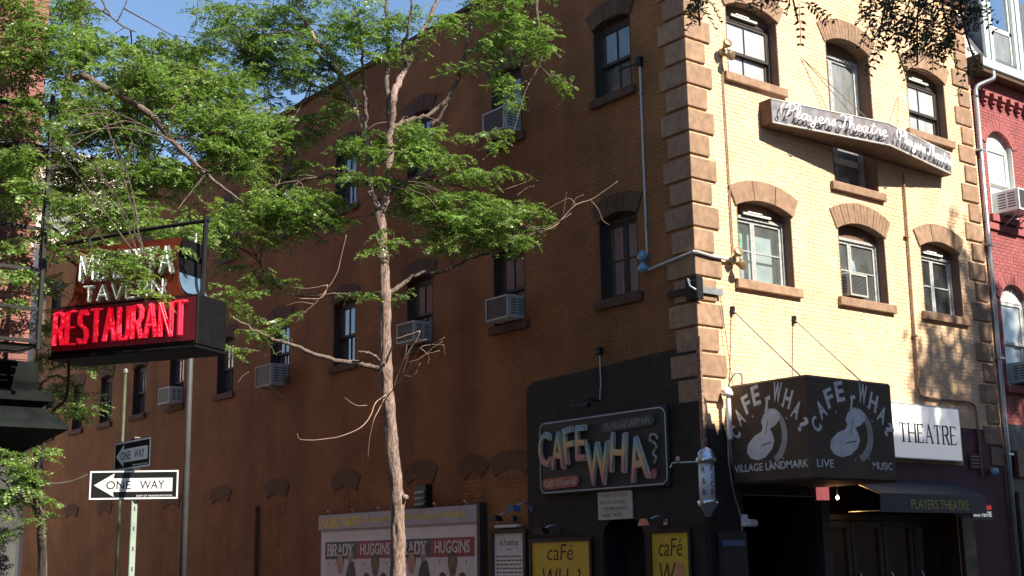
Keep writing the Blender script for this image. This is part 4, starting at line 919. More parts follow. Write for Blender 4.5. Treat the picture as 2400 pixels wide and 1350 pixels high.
ob('downpipe', dp, M_METAL, NB, sm=True)
for zz in (9.3, 7.4, 5.2, 3.4): ob('pipe_clip', MB().cbox(-.02, .16, -.135, .0, zz, zz+.05, .006), M_METAL, NB)
ms = MB(); ms.quad((.02, -.05, 11.182), (7, -.05, 11.182), (7, 1.9, 14.6), (.02, 1.9, 14.6)); ms.quad((.02, 1.9, 14.6), (7, 1.9, 14.6), (7, 9, 14.7), (.02, 9, 14.7)); ms.quad((.02, -.05, 11.18), (.02, 1.9, 14.6), (.02, 9, 14.6), (.02, 9, 11.18))
rfn = ob('roof', ms, mat('mansard_slate', (.07, .075, .09), .6, .3, 5), NB)
ob('roof_trim', MB().tube([(.12, -.02, 11.2), (.12, 1.86, 14.5)], .10, 4), M_WHITE, NB); ob('roof_trim', MB().tube([(.5, -.04, 11.2), (.5, 1.84, 14.5)], .06, 4), M_WHITE, NB)
# dormer: cheeks, white posts, sash, flat cap
dm = MB(); dm.box(1.02, 1.08, .22, 2.2, 11.2, 13.6); dm.box(2.30, 2.36, .22, 2.2, 11.2, 13.6); dm.box(.95, 2.43, .10, 2.3, 13.6, 13.72)
ob('dormer', dm, mat('dormer_slate', (.10, .115, .14), .6, .2, 4), NB)
for xa, xb in ((.98, 1.12), (1.18, 1.28), (2.1, 2.2), (2.26, 2.4)): ob('dormer_post', MB().cbox(xa, xb, .12, .2, 11.18, 13.5, .01), mat('trim_greenish', (.60, .68, .64), .5, .1), NB)
ds = MB(); ds.box(1.28, 2.1, .2, .24, 12.25, 12.34); ds.box(1.28, 2.1, .2, .24, 11.2, 11.29); ds.box(1.28, 2.1, .2, .24, 13.3, 13.4); ds.box(1.28, 1.34, .2, .24, 11.2, 13.4); ds.box(2.04, 2.1, .2, .24, 11.2, 13.4)
ob('sash', ds, M_WHFRAME, NB); ob('pane', MB().box(1.34, 2.04, .215, .222, 12.34, 13.3), glass('glass_sky', (.3, .45, .6), .12, gloss=.5), NB); ob('pane', MB().box(1.34, 2.04, .215, .222, 11.29, 12.25), G_MID, NB)
ob('dormer_back', MB().box(1.1, 2.3, .6, .62, 11.2, 13.6), M_DARK, NB)
nl = MB(); nl.box(.1, 7, -.03, .0, 0, 4.0); ob('shopfront', nl, mat('shop_dark', (.03, .03, .035), .5, .3, 3), NB)
for x in (.25, 1.2, 2.2): ob('shop_post', MB().cbox(x, x+.16, -.10, -.031, 0, 2.75, .01), mat('post_gold', (.12, .09, .05), .6, .2), NB)
ob('shop_sign', MB().cbox(.3, 3.2, -.12, -.031, 3.0, 3.5, .01), mat('shop_sign_red', (.18, .05, .03), .5, .4, 3), NB)
air_con((8.93, .03, 8.14), 0, .66, .44, .46, 'white air conditioner on diagonal struts in the upper arched window of the red house', bracket=True, body=M_WHITE)
air_con((8.93, .03, 4.80), 0, .60, .40, .30, 'pale air conditioner at the foot of the lower arched window of the red house')

# ------------------------------------------------------------ tavern on the left corner of the lane
TX = -9.9
TV = thing('tavern_building', 'pinkish brick tavern building with black cornice at the left edge', 'building', (TX, 0, 0))
th = [(-1.75, -.65, 6.9, 8.7), (-1.75, -.65, 3.95, 5.6), (-4.2, -3.1, 6.9, 8.7), (-4.2, -3.1, 3.95, 5.6)]
tw = ob('wall', wall_cells(-14, 0, 2.7, 15.5, th, .005), M_PINK, TV)
ob('brickwork', bricks_mesh('brickwork', brick_rects(-2.4, 0, 3.6, 12.5, th)), M_PINK, tw, kind='stuff')
ob('lane_wall', MB().quad((0, .008, 0), (0, 26, 0), (0, 26, 15.5), (0, .008, 15.5)), M_PINK, TV)
ob('roof', MB().box(-14, 0.1, -.1, 26, 15.5, 15.7), M_ROOF, TV)
for x, z in ((-1.2, 6.9), (-1.2, 3.95), (-3.65, 6.9), (-3.65, 3.95)):
    window(TV, (x, 0, z), 0, 1.1, 1.8 if z > 5 else 1.65, rise=.02, style='hung', frame=M_WHFRAME, pane=G_MID, lint=M_WHFRAME, sillw=.12, back=M_CURT)
ob('window_head', MB().cbox(-1.92, -.5, -.07, .0, 8.75, 8.98, .01), M_WHFRAME, TV)
cn = MB()
M_CORN = mat('cornice_black', (.006, .008, .008), .7, .5, 5, spec=.12)
def ring(p, z): return [(-14, -p, z), (p, -p, z), (p, 3.2, z), (-14, 3.2, z)]
prof = [(.02, 3.72), (.08, 3.70), (.08, 3.52), (.11, 3.50), (.09, 3.42), (.20, 3.38), (.20, 3.30), (.13, 3.24), (.34, 3.06), (.35, 3.01), (.22, 2.93), (.08, 2.84), (.02, 2.8)]
for (p0, z0_), (p1, z1_) in zip(prof[:-1], prof[1:]):
    a_, b_ = ring(p0, z0_), ring(p1, z1_); cn.quad(a_[0], b_[0], b_[1], a_[1]); cn.quad(a_[1], b_[1], b_[2], a_[2])
ob('cornice', cn, M_CORN, TV)
lowt = MB(); lowt.box(-14, .0, -.03, .0, 0, 2.8); ob('shopfront', lowt, mat('shop_grey_shaded', (.045, .045, .043), .7, .2, 2), TV)  # grey darkened to put the shade on the shopfront into its colour
lf = MB(); lf.box(.001, .03, .001, 3.2, 0, 2.8); ob('shopfront', lf, MATS['shop_grey_shaded'], TV)
ob('menu_frame', MB().box(-.28, -.02, -.06, -.031, 1.25, 1.95), mat('menu_paper', (.07, .068, .065), .7, .3, 12), TV)
fe = thing('fire_escape', 'black iron fire escape railing on the pinkish tavern wall at far left', 'fire escape', (TX, 0, 3.8))
for zz in (.02, .34, .74, 1.16): ob('rail', MB().box(-3.2, -.10, -.62, -.59, zz, zz+.035), M_BLKMET, fe)
for zz in (2.0, 2.42): ob('rail', MB().box(-3.2, -.02, -.62, -.59, zz, zz+.05), M_BLKMET, fe)
for x in (-.10, -1.2, -2.3, -3.2): ob('post', MB().cbox(x-.02, x+.02, -.63, -.585, -.05, 2.6, .004), M_BLKMET, fe)
for k in range(6): ob('slat', MB().box(-3.2, -.05, -.58+.09*k, -.53+.09*k, 2.0, 2.03), M_BLKMET, fe)
for k in range(6): ob('slat', MB().box(-3.2, -.10, -.58+.09*k, -.53+.09*k, -.02, .01), M_BLKMET, fe)
ob('rail', MB().tube([(-.1, -.6, 1.17), (-.06, -.3, 1.17), (-.1, -.0, 1.17)], .018, 6), M_BLKMET, fe)

# ------------------------------------------------------------ neon tavern sign
E_RZ = math.atan2(-.852, .524)
pl_ = at(128, 828, 14.32); ns = thing('neon_sign', 'red neon tavern sign with stepped top hanging at the left corner', 'sign', (-9.41, .73, pl_[2]-.0), E_RZ)
SWD = 1.86
M_SIGNR = mat('sign_enamel_red_glow', (.085, .014, .005), .4, .5, 4, emit=(1, .10, .02), est=.006); M_SIGNB = mat('sign_side_black', (.007, .006, .007), .6, .3, spec=.12)  # faint emission imitates the neon's glow on the red enamel
low = MB(); low.cbox(-.03, SWD, .0, .55, -.05, .50, .015); ob('lower_box', low, M_SIGNB, ns)
up = [(.12, .5)]+[(.12+.12*math.sin(q), .5+.22*(1-math.cos(q))) for q in np.linspace(.2, 1.57, 5)]+[(.26, .95), (.26, 1.14), (1.60, 1.14), (1.56, .95)]+[(1.58+.14*(1-math.cos(q)), .74-.24*math.sin(q)) for q in np.linspace(0, 1.57, 5)]
ob('upper_box', MB().prism(up[::-1], .03, .50), M_SIGNB, ns)
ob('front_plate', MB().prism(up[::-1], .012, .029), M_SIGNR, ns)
ob('end_plate', MB().add([(1.605, .04, .98), (1.605, .49, .98), (1.60, .49, 1.13), (1.60, .04, 1.13)], [(0, 1, 2, 3)]), M_SIGNB, ns)
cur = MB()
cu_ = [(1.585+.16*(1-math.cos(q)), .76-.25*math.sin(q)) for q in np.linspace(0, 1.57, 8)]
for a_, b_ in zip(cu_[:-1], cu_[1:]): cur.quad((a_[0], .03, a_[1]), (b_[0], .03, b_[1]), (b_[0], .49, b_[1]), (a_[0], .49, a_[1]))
ob('curved_flank', cur, mat('sign_flank_reflection', (.10, .16, .24), .25, .1, spec=.7), ns)  # blue tone paints a reflection into the curved flank's colour
ob('lower_plate', MB().box(0, SWD-.03, -.012, -.0005, .0, .47), mat('sign_red_panel_glow', (.06, .002, .005), .5, .5, 6, emit=(1, .01, .06), est=.012), ns)  # panel emits faintly too, standing for spill from the tubes
ob('bottom_rim', MB().cbox(-.04, SWD+.01, -.03, .56, -.09, -.052, .008), M_SIGNB, ns)
def neon_word(s, x, z, w, h, y, tm, bm_, r, wt, double=0):
    for c, pls in stroke_layout(s, w, h, .32):
        bk = MB(); tb = MB()
        for n_, p_l in enumerate(pls):
            seg_ribbon(bk, [(x+p[0], z+p[1]) for p in p_l], wt, y, .004+.0015*n_)
            tb.tube([(x+p[0], y-.04, z+p[1]) for p in p_l], r, 6)
            if double:
                for sg in (-1, 1): tb.tube([(x+p[0]+sg*double, y-.03, z+p[1]) for p in p_l], r*.8, 6)
        q = ob('letter', bk, bm_, ns); ob('neon_tube', tb, tm, q)
M_TUBW = mat('neon_white', (.85, .9, .85), .3, .05, emit=(.85, 1, .9), est=.12); M_TUBR = mat('neon_red', (.9, .05, .1), .3, .05, emit=(1, .006, .035), est=.20)
neon_word('MINETTA', .33, .76, 1.18, .28, .011, M_TUBW, mat('letter_white_metal', (.34, .32, .30), .5, .1), .011, .055)
neon_word('TAVERN', .40, .52, 1.02, .17, .011, M_TUBW, MATS['letter_white_metal'], .009, .035)
neon_word('RESTAURANT', .05, .06, 1.68, .36, -.013, M_TUBR, mat('letter_red', (.16, .006, .012), .6, .3), .013, .05, .022)
M_IRONBAR = M_BLKMET
ob('hanger', MB().tube([(1.70, .30, .52), (1.72, .30, 1.42)], .03, 8), M_IRONBAR, ns)
ob('hanger', MB().tube([(1.76, .30, 1.38), (.9, .30, 1.36), (-.5, .36, 1.30)], .022, 8), M_IRONBAR, ns)
ob('hanger', MB().tube([(.20, .30, .45), (.17, .30, 1.34)], .025, 8), M_IRONBAR, ns)
ob('cable', MB().tube(catmull([(.06, .2, -.08), (.07, .2, -.3), (.0, .25, -.5), (-.2, .3, -.6)], 5), .014, 6), M_BLKMET, ns)

# ------------------------------------------------------------ poles and one way signs
pp = at(316, 1137, 13.3); ow = thing('sign_pole', 'pale green steel sign pole at the lane corner', 'pole', (pp[0], pp[1], 0))
M_POLE = mat('pole_green_grey', (.30, .36, .29), .5, .2, 5, metal=.2)
ob('post', MB().cbox(-.032, .032, -.02, .02, 0, 2.95, .006), M_POLE, ow)
for k in range(24):
    if k % 2: ob('post_rib', MB().box(-.006, .006, -.024, -.0205, .3+k*.1, .34+k*.1), M_DKFRAME, ow)
cam_dir = math.atan2(CP[1]-pp[1], CP[0]-pp[0])
rzs = math.atan2(CR[1], CR[0])+.03
def one_way(zc, rz, label, w=.914, h=.305, off=.03, arrow=-1):
    t = thing('one_way_sign', label, 'sign', (pp[0], pp[1], zc), rz, 'one way signs on the corner pole')
    o = ob('plate', MB().cbox(-w/2, w/2, -off-.006, -off, -h/2, h/2, .002), mat('sign_black', (.012, .012, .012), .4, .1), t)
    y = -off-.0065; b_ = MB(); e = .016
    x0, x1, z0, z1 = -w/2+.008, w/2-.008, -h/2+.008, h/2-.008
    b_.box(x0, x1, y-.001, y, z1-e, z1); b_.box(x0, x1, y-.001, y, z0, z0+e); b_.box(x0, x0+e, y-.001, y, z0+e, z1-e); b_.box(x1-e, x1, y-.001, y, z0+e, z1-e)
    ob('border', b_, M_WHITE, t)
    s = arrow; ar = [(s*.405, 0), (s*.20, .118), (s*.21, .068), (-s*.39, .068), (-s*.39, -.068), (s*.21, -.068), (s*.20, -.118)]
    if s > 0: ar = ar[::-1]
    ob('arrow', MB().prism(ar[::-1], y-.0012, y), M_WHITE, t)
    for wd_, xw in (('ONE', -.155), ('WAY', .185)): ob('lettering', put_text(MB(), wd_, xw, 0, .25, .085, y-.0013, .001, off=.003), MATS['sign_black'], t)
    q = MB(); put_text(q, 'DEPT OF TRANSPORTATION', .21, -.112, .36, .018, y, .001); ob('small_print', q, M_WHITE, t)
    ob('strap', MB().box(-.035, .035, -off+.0005, .03, -h/2-.02, h/2+.02), M_DKFRAME, t)
z_ow = at(310, 1137, 13.3)[2]
one_way(z_ow, rzs, 'bright white and black one way sign facing the camera on the corner pole')
one_way(z_ow+.31, SIDE+.02, 'shadowed one way sign turned edgeways on top of the corner pole', off=.04)
lp = at(437, 1100, 26); t = thing('lamp_pole', 'tall grey steel street lamp pole standing in the lane', 'pole', (lp[0], lp[1], 0))
ob('shaft', MB().tube([(0, 0, 0), (0, 0, 4), (0, 0, 8.2)], [.075, .066, .055], 14), mat('pole_grey_shaded', (.05, .05, .053), .6, .2, 4), t, sm=True); ob('base', MB().lathe([(.16, 0), (.16, .25), (.10, .35), (.08, .45)], 14), M_METAL, t)  # shaft grey darkened, shade on the pole is in the colour
ob('arm', MB().tube(catmull([(0, 0, 7.9), (.1, .2, 8.6), (.2, 1.0, 8.9), (.3, 1.8, 8.95)], 5), .04, 8), M_METAL, t, sm=True); ob('lantern', MB().cbox(.2, .42, 1.7, 2.3, 8.86, 9.02, .04), M_METAL, t)
lp2 = at(284, 1100, 24); t = thing('thin_pole', 'slim greenish pole between the one way signs and the lamp pole', 'pole', (lp2[0], lp2[1], 0))
ob('shaft', MB().tube([(0, 0, 0), (0, 0, 5.2)], .03, 10), mat('pole_olive', (.06, .07, .04), .5, .2), t, sm=True); ob('cap', MB().lathe([(.045, 5.2), (.045, 5.25), (.02, 5.28)], 10), M_METAL, t)
tag(ob('overhead_wire', MB().tube(arc3(at(110, 1132, 20), at(205, 1112, 20), .05), .008, 5), M_METAL), 'short pale wire sagging left of the bright one way sign', 'wire')

# ------------------------------------------------------------ houses across the street and beyond the lane
def plain_house(name, label, x0, x1, y0, y1, h, m, face, cols, rows, z0=4.5, dz=3.3, ww=1.1, wh=1.8, trim=M_WHFRAME):
    t = thing(name, label, 'building', ((x0+x1)/2, (y0+y1)/2, 0)); cx_, cy_ = (x0+x1)/2, (y0+y1)/2
    X, Y = (x1-x0)/2, (y1-y0)/2
    ob('wall', MB().box(-X, X, -Y, Y, 0, h), m, t); ob('cornice', MB().cbox(-X-.05, X+.05, -Y-.35, Y+.35, h, h+.45, .05), trim, t)
    o0 = p0 = s0 = None
    for r in range(rows):
        for c in range(cols):
            x = -X+(c+.5)*2*X/cols; zz = z0+r*dz; yy = face*(Y+.001)
            if zz+wh > h-.2: continue
            if o0 is None:
                f_ = MB(); f_.box(-ww/2-.1, ww/2+.1, -.09, 0, -.12, 0); f_.box(-ww/2-.06, -ww/2, -.06, 0, 0, wh); f_.box(ww/2, ww/2+.06, -.06, 0, 0, wh); f_.box(-ww/2, ww/2, -.06, 0, wh-.06, wh); f_.box(-ww/2, ww/2, -.05, 0, wh*.48, wh*.53); f_.box(-ww/2-.1, ww/2+.1, -.10, 0, wh+.001, wh+.2)
                o0 = ob('window', f_, trim, t, (x, yy, zz), 0 if face < 0 else math.pi); p0 = ob('pane', MB().box(-ww/2, ww/2, -.02, -.005, 0, wh-.06), G_MID if face < 0 else G_DARK, o0)
            else:
                o = dup(o0, t, (x, yy, zz)); dup(p0, o)
    return t
plain_house('far_house', 'pale pink sunlit house beyond the end of the lane', -9.5, 14, 36, 46, 17.2, mat('far_pink', (.66, .50, .46), .85, .15, 1), -1, 9, 4)
M_OPP = mat('opposite_brick', (.22, .11, .08), .85, .2, 2, dirt=.3)
plain_house('opposite_house', 'tall brick house across the street on the right', -3, 34, -29, -17, 19.0, M_OPP, 1, 14, 4)
plain_house('opposite_house', 'lower brick house across the street on the left', -45, -3.05, -29, -17.05, 11.3, mat('opposite_brick_buff', (.28, .19, .13), .85, .2, 2, dirt=.3), 1, 16, 2)

# ------------------------------------------------------------ trees
def leaf_mat(name, col, tr=.40, rough=.34, var=.40):
    return mat(name, col, rough, var, 2.5, transl=tr, spec=.6, island=.5)
M_LEAF = leaf_mat('locust_leaf', (.195, .285, .082)); M_LEAFB = leaf_mat('locust_leaf_left', (.19, .275, .082)); M_LEAFY = leaf_mat('locust_leaf_far', (.13, .19, .03))
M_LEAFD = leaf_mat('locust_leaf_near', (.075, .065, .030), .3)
def bark_mat(name, col):
    m = bpy.data.materials.new(name); m.use_nodes = True; t = m.node_tree; n = t.nodes; l = t.links; b = n['Principled BSDF']; b.inputs['Roughness'].default_value = .9
    g = n.new('ShaderNodeNewGeometry'); mp = n.new('ShaderNodeMapping'); mp.inputs['Scale'].default_value = (34, 34, 5); l.new(g.outputs['Position'], mp.inputs[0])
    a = n.new('ShaderNodeTexNoise'); a.inputs['Scale'].default_value = 1.6; a.inputs['Detail'].default_value = 7; a.inputs['Roughness'].default_value = .7; l.new(mp.outputs[0], a.inputs['Vector'])
    cr = n.new('ShaderNodeValToRGB'); cr.color_ramp.elements[0].position = .40; cr.color_ramp.elements[1].position = .62
    c = np.array(col); cr.color_ramp.elements[0].color = (*(c*.36), 1); cr.color_ramp.elements[1].color = (*(c*1.5), 1)
    l.new(a.outputs['Fac'], cr.inputs[0]); l.new(cr.outputs[0], b.inputs['Base Color'])
    bp = n.new('ShaderNodeBump'); bp.inputs['Strength'].default_value = .9; bp.inputs['Distance'].default_value = .02; l.new(a.outputs['Fac'], bp.inputs['Height']); l.new(bp.outputs[0], b.inputs['Normal'])
    MATS[name] = m; return m
M_BARK = bark_mat('locust_bark', (.31, .215, .175)); M_TWIG = mat('dead_twig', (.36, .235, .18), .8, .2); M_BRANCH = bark_mat('branch_bark', (.15, .11, .088))

def unit(v): return v/(np.linalg.norm(v, axis=-1, keepdims=True)+1e-9)
def leaf_quads(P, D, N, L, pairs, ll, lw, rng):
    """pinnate leaves: base P, direction D, upper side N, length L -> (n, 2*pairs, 4, 3) leaflets"""
    n = len(P); D = unit(D); S = unit(np.cross(D, N)); N = np.cross(S, D)
    i = (np.arange(pairs)+.7)/pairs
    sag = -.25*(i**2)
    base = P[:, None]+D[:, None]*(L[:, None, None]*i[None, :, None])+np.array([0, 0, 1.0])*(L[:, None, None]*sag[None, :, None])
    out = []
    for sg in (-1, 1):
        a = rng.normal(0, .25, (n, pairs, 1)); k = ll*(1-.35*np.abs(i-.45)*1.6)[None, :, None]*rng.uniform(.8, 1.15, (n, pairs, 1))
        d = unit(sg*S[:, None]*.86+D[:, None]*(.45+a*.4)+N[:, None]*rng.normal(0, .28, (n, pairs, 1)))
        w = unit(np.cross(d, N[:, None]+rng.normal(0, .35, (n, pairs, 3))))*lw*.5
        b = base+0; q = np.stack([b, b+d*k*.45+w, b+d*k, b+d*k*.45-w], 2); out.append(q)
    return np.concatenate(out, 1)
def foliage(name, blobs, limbs, parent, m, rng, L=.17, pairs=8, ll=.042, lw=.018, per=9, spray=.55, depth=.9, dens=1.0, tw_mat=None, flat=.35):
    """blobs: (px, py, D, rx, ry, weight) of the crown seen from the street; sprays of leaves on twigs fill them through their depth"""
    P = []; D = []; N = []; LL = []; tw = MB(); nodes = np.concatenate(limbs) if len(limbs) else None
    for bx, by, bd, rx, ry, wgt in blobs:
        area = math.pi*rx*ry; k = max(2, int(area/ (2600.0)*wgt*dens*(bd/17.0)**2))
        c = at(bx, by, bd); sx, sy = rx*bd/FPX, ry*bd/FPX
        for _ in range(k):
            q = rng.normal(0, 1, 3); q /= np.linalg.norm(q); q *= rng.uniform(0, 1)**.45
            p = c+CR*q[0]*sx+CU*q[1]*sy+CF*q[2]*depth*max(.4, min(1.2, sx))
            ang = rng.uniform(0, 2*math.pi); d = np.array([math.cos(ang), math.sin(ang), rng.normal(-.12, .25)]); d /= np.linalg.norm(d)
            ln_ = spray*rng.uniform(.6, 1.2); pts = [p+d*ln_*s_+np.array([0, 0, -.22*ln_*s_*s_]) for s_ in np.linspace(-.5, .5, 4)]
            tw.tube(pts, [.006, .005, .004, .002], 3, cap=False)
            if nodes is not None and rng.random() < .10:
                j = int(rng.choice(np.argsort(((nodes-pts[0])**2).sum(1))[:9])); dd = np.linalg.norm(nodes[j]-pts[0])
                if dd < 2.2:
                    mid = (nodes[j]+pts[0])/2+np.array([0, 0, .10*dd])+rng.normal(0, .10, 3); tw.tube(catmull([nodes[j], mid, pts[0]], 3), np.linspace(.011, .004, 7), 4, cap=False)
            for s_ in range(per):
                f = (s_+rng.uniform(0, .8))/per-.5; b = p+d*ln_*f+np.array([0, 0, -.22*ln_*f*f])
                side = unit(np.cross(d, [0, 0, 1.0]))*(1 if s_ % 2 else -1); dl = unit(d*.55+side*.8+rng.normal(0, .22, 3)+np.array([0, 0, -.12]))
                P.append(b); D.append(dl); N.append(unit(np.array([0, 0, 1.0])+rng.normal(0, flat, 3))); LL.append(L*rng.uniform(.55, 1.4))
    P, D, N, LL = map(np.array, (P, D, N, LL))
    q = leaf_quads(P, D, N, LL, pairs, ll, lw, rng).reshape(-1, 3)
    loc = np.array(parent.location); me = np_mesh(name, q-loc, np.arange(len(q)).reshape(-1, 4))
    ob(name, me, m, parent)
    tb = MB(); tb.v = [tuple(np.array(v)-loc) for v in tw.v]; tb.f = tw.f; tb.m = tw.m
    ob('twig', tb, tw_mat or M_BRANCH, parent, kind='stuff')
    return len(q)//4
def limb(pix, rad, parent, m=None, name='branch', n=8, seg=5, jit=.012):
    """branch through picture points (px, py, D)"""
    c = catmull([at(*p) for p in pix], seg); R = np.interp(np.linspace(0, 1, len(c)), np.linspace(0, 1, len(rad)), rad)
    c = c+RNG.normal(0, jit, c.shape)*np.minimum(1, R/.02)[:, None]
    loc = np.array(parent.location); ob(name, MB().tube(c-loc, R, n), m or M_BRANCH, parent, sm=True); return c

# main honey locust at the kerb
tb_ = at(936, 1352, 19.0)
TA = thing('locust_tree', 'slender honey locust with sunlit bark in front of the shaded lane wall', 'tree', (tb_[0]+.02, tb_[1]+.02, 0))
tr = [np.array([tb_[0]+.03, tb_[1]-.0, -.02]), np.array([tb_[0]+.02, tb_[1], .7])]+[at(x, y, 19.0) for x, y in ((933, 1330), (932, 1250), (931, 1170), (922, 1080), (914, 1000), (908, 930), (904, 860), (903, 780), (902, 700), (898, 620), (893, 540), (888, 485))]
c = catmull(tr, 10); R = np.interp(np.linspace(0, 1, len(c)), [0, .05, .25, .55, .8, 1], [.16, .120, .099, .089, .079, .070])
rough = RNG.normal(0, 1, (len(c), 28)); 
for _ in range(3): rough = (rough+np.roll(rough, 1, 0)*1.0+np.roll(rough, -1, 0))/2.2
for px_, py_ in ((950, 1168), (905, 865), (905, 690)):            # knots where limbs broke off
    j = np.argmin(np.linalg.norm(c-at(px_, py_, 19.0), axis=1)); R[j-2:j+3] *= [1.05, 1.13, 1.18, 1.12, 1.04]
ob('trunk', MB().tube(c-np.array(TA.location), R, 28, noise=.06, rough=rough), M_BARK, TA, sm=True)
limbsA = [c[len(c)//2:]]
ob('knot', MB().lathe([(.05, -.02), (.042, .04), (.03, .06), (.005, .065)], 10, tuple(at(947, 1166, 18.95)-np.array(TA.location)), M=np.stack([CU, np.cross(CR, CU), CR], 1)), M_BARK, TA, sm=True)
LA = [([(888, 490, 19), (872, 455, 19), (868, 400, 19.1), (860, 330, 19.2), (835, 260, 19.3), (812, 205, 19.4), (790, 150, 19.5), (740, 90, 19.6), (700, 20, 19.7), (690, -60, 19.7)], (.066, .05, .035, .02)),
      ([(890, 500, 19), (905, 450, 19), (912, 380, 18.9), (914, 300, 18.9), (922, 230, 18.8), (940, 180, 18.8), (962, 135, 18.7), (990, 80, 18.6), (1020, 10, 18.5), (1040, -80, 18.4)], (.070, .058, .045, .022)),
      ([(914, 300, 18.9), (908, 240, 19), (905, 180, 19.1), (912, 110, 19.2), (905, 0, 19.3), (900, -80, 19.3)], (.045, .035, .02)),
      ([(950, 150, 18.8), (948, 110, 18.9), (960, 50, 19), (968, -40, 19)], (.03, .025, .012)),
      ([(860, 330, 19.2), (858, 260, 19.2), (850, 190, 19.2), (848, 110, 19.2), (835, 20, 19.2)], (.03, .026, .016)),
      ([(812, 205, 19.4), (770, 150, 19.7), (730, 110, 19.9), (690, 75, 20.1)], (.03, .022, .012)),
      ([(860, 250, 19.3), (800, 235, 19.5), (740, 200, 19.6), (690, 180, 19.7)], (.02, .015, .008)),
      ([(893, 865, 19), (870, 858, 18.9), (820, 848, 18.7), (760, 838, 18.5), (700, 815, 18.3), (640, 795, 18.1), (580, 765, 17.9), (545, 742, 17.8)], (.046, .036, .03, .02, .013)),
      ([(895, 850, 19), (870, 828, 18.8), (840, 822, 18.6)], (.03, .02, .012)),
      ([(900, 690, 19), (870, 688, 19.1), (830, 690, 19.2), (780, 690, 19.3), (720, 695, 19.5), (660, 680, 19.6), (620, 640, 19.7), (595, 590, 19.8)], (.030, .02, .014, .008)),
      ([(905, 695, 19), (940, 668, 18.7), (985, 642, 18.5), (1030, 638, 18.3), (1090, 612, 18.1), (1150, 590, 17.9), (1220, 562, 17.8), (1290, 530, 17.7), (1340, 500, 17.6)], (.040, .028, .020, .014, .008)),
      ([(890, 470, 19), (930, 440, 18.4), (985, 420, 18), (1050, 430, 17.8), (1120, 450, 17.7)], (.035, .022, .010)),
      ([(880, 440, 19), (840, 410, 19.1), (790, 408, 19.2), (730, 418, 19.3), (650, 430, 19.4), (560, 440, 19.6)], (.035, .022, .010)),
      ([(914, 300, 18.9), (960, 280, 18.3), (1010, 265, 18), (1060, 215, 17.8), (1090, 120, 17.6), (1110, 0, 17.4), (1125, -60, 17.3)], (.035, .032, .03, .02)),
      ([(1010, 300, 17.9), (1050, 240, 17.8), (1085, 150, 17.7), (1105, 60, 17.6)], (.025, .022, .014)),
      ([(1255, -60, 17.5), (1258, 40, 17.5), (1268, 110, 17.4), (1264, 155, 17.4), (1240, 190, 17.4), (1215, 215, 17.4)], (.03, .024, .014, .006)),
      ([(1264, 155, 17.4), (1300, 185, 17.3), (1342, 200, 17.3)], (.012, .008, .004))]
back = lambda x, D: 19+(19-D)*.7 if x > 925 and D < 19 else D      # the right half of the crown leans away from the street
LA = [([(x, y, back(x, D)) for x, y, D in pix], rad) for pix, rad in LA]
for pix, rad in LA: limbsA.append(limb(pix, rad, TA, M_BARK if rad[0] > .06 else M_BRANCH))
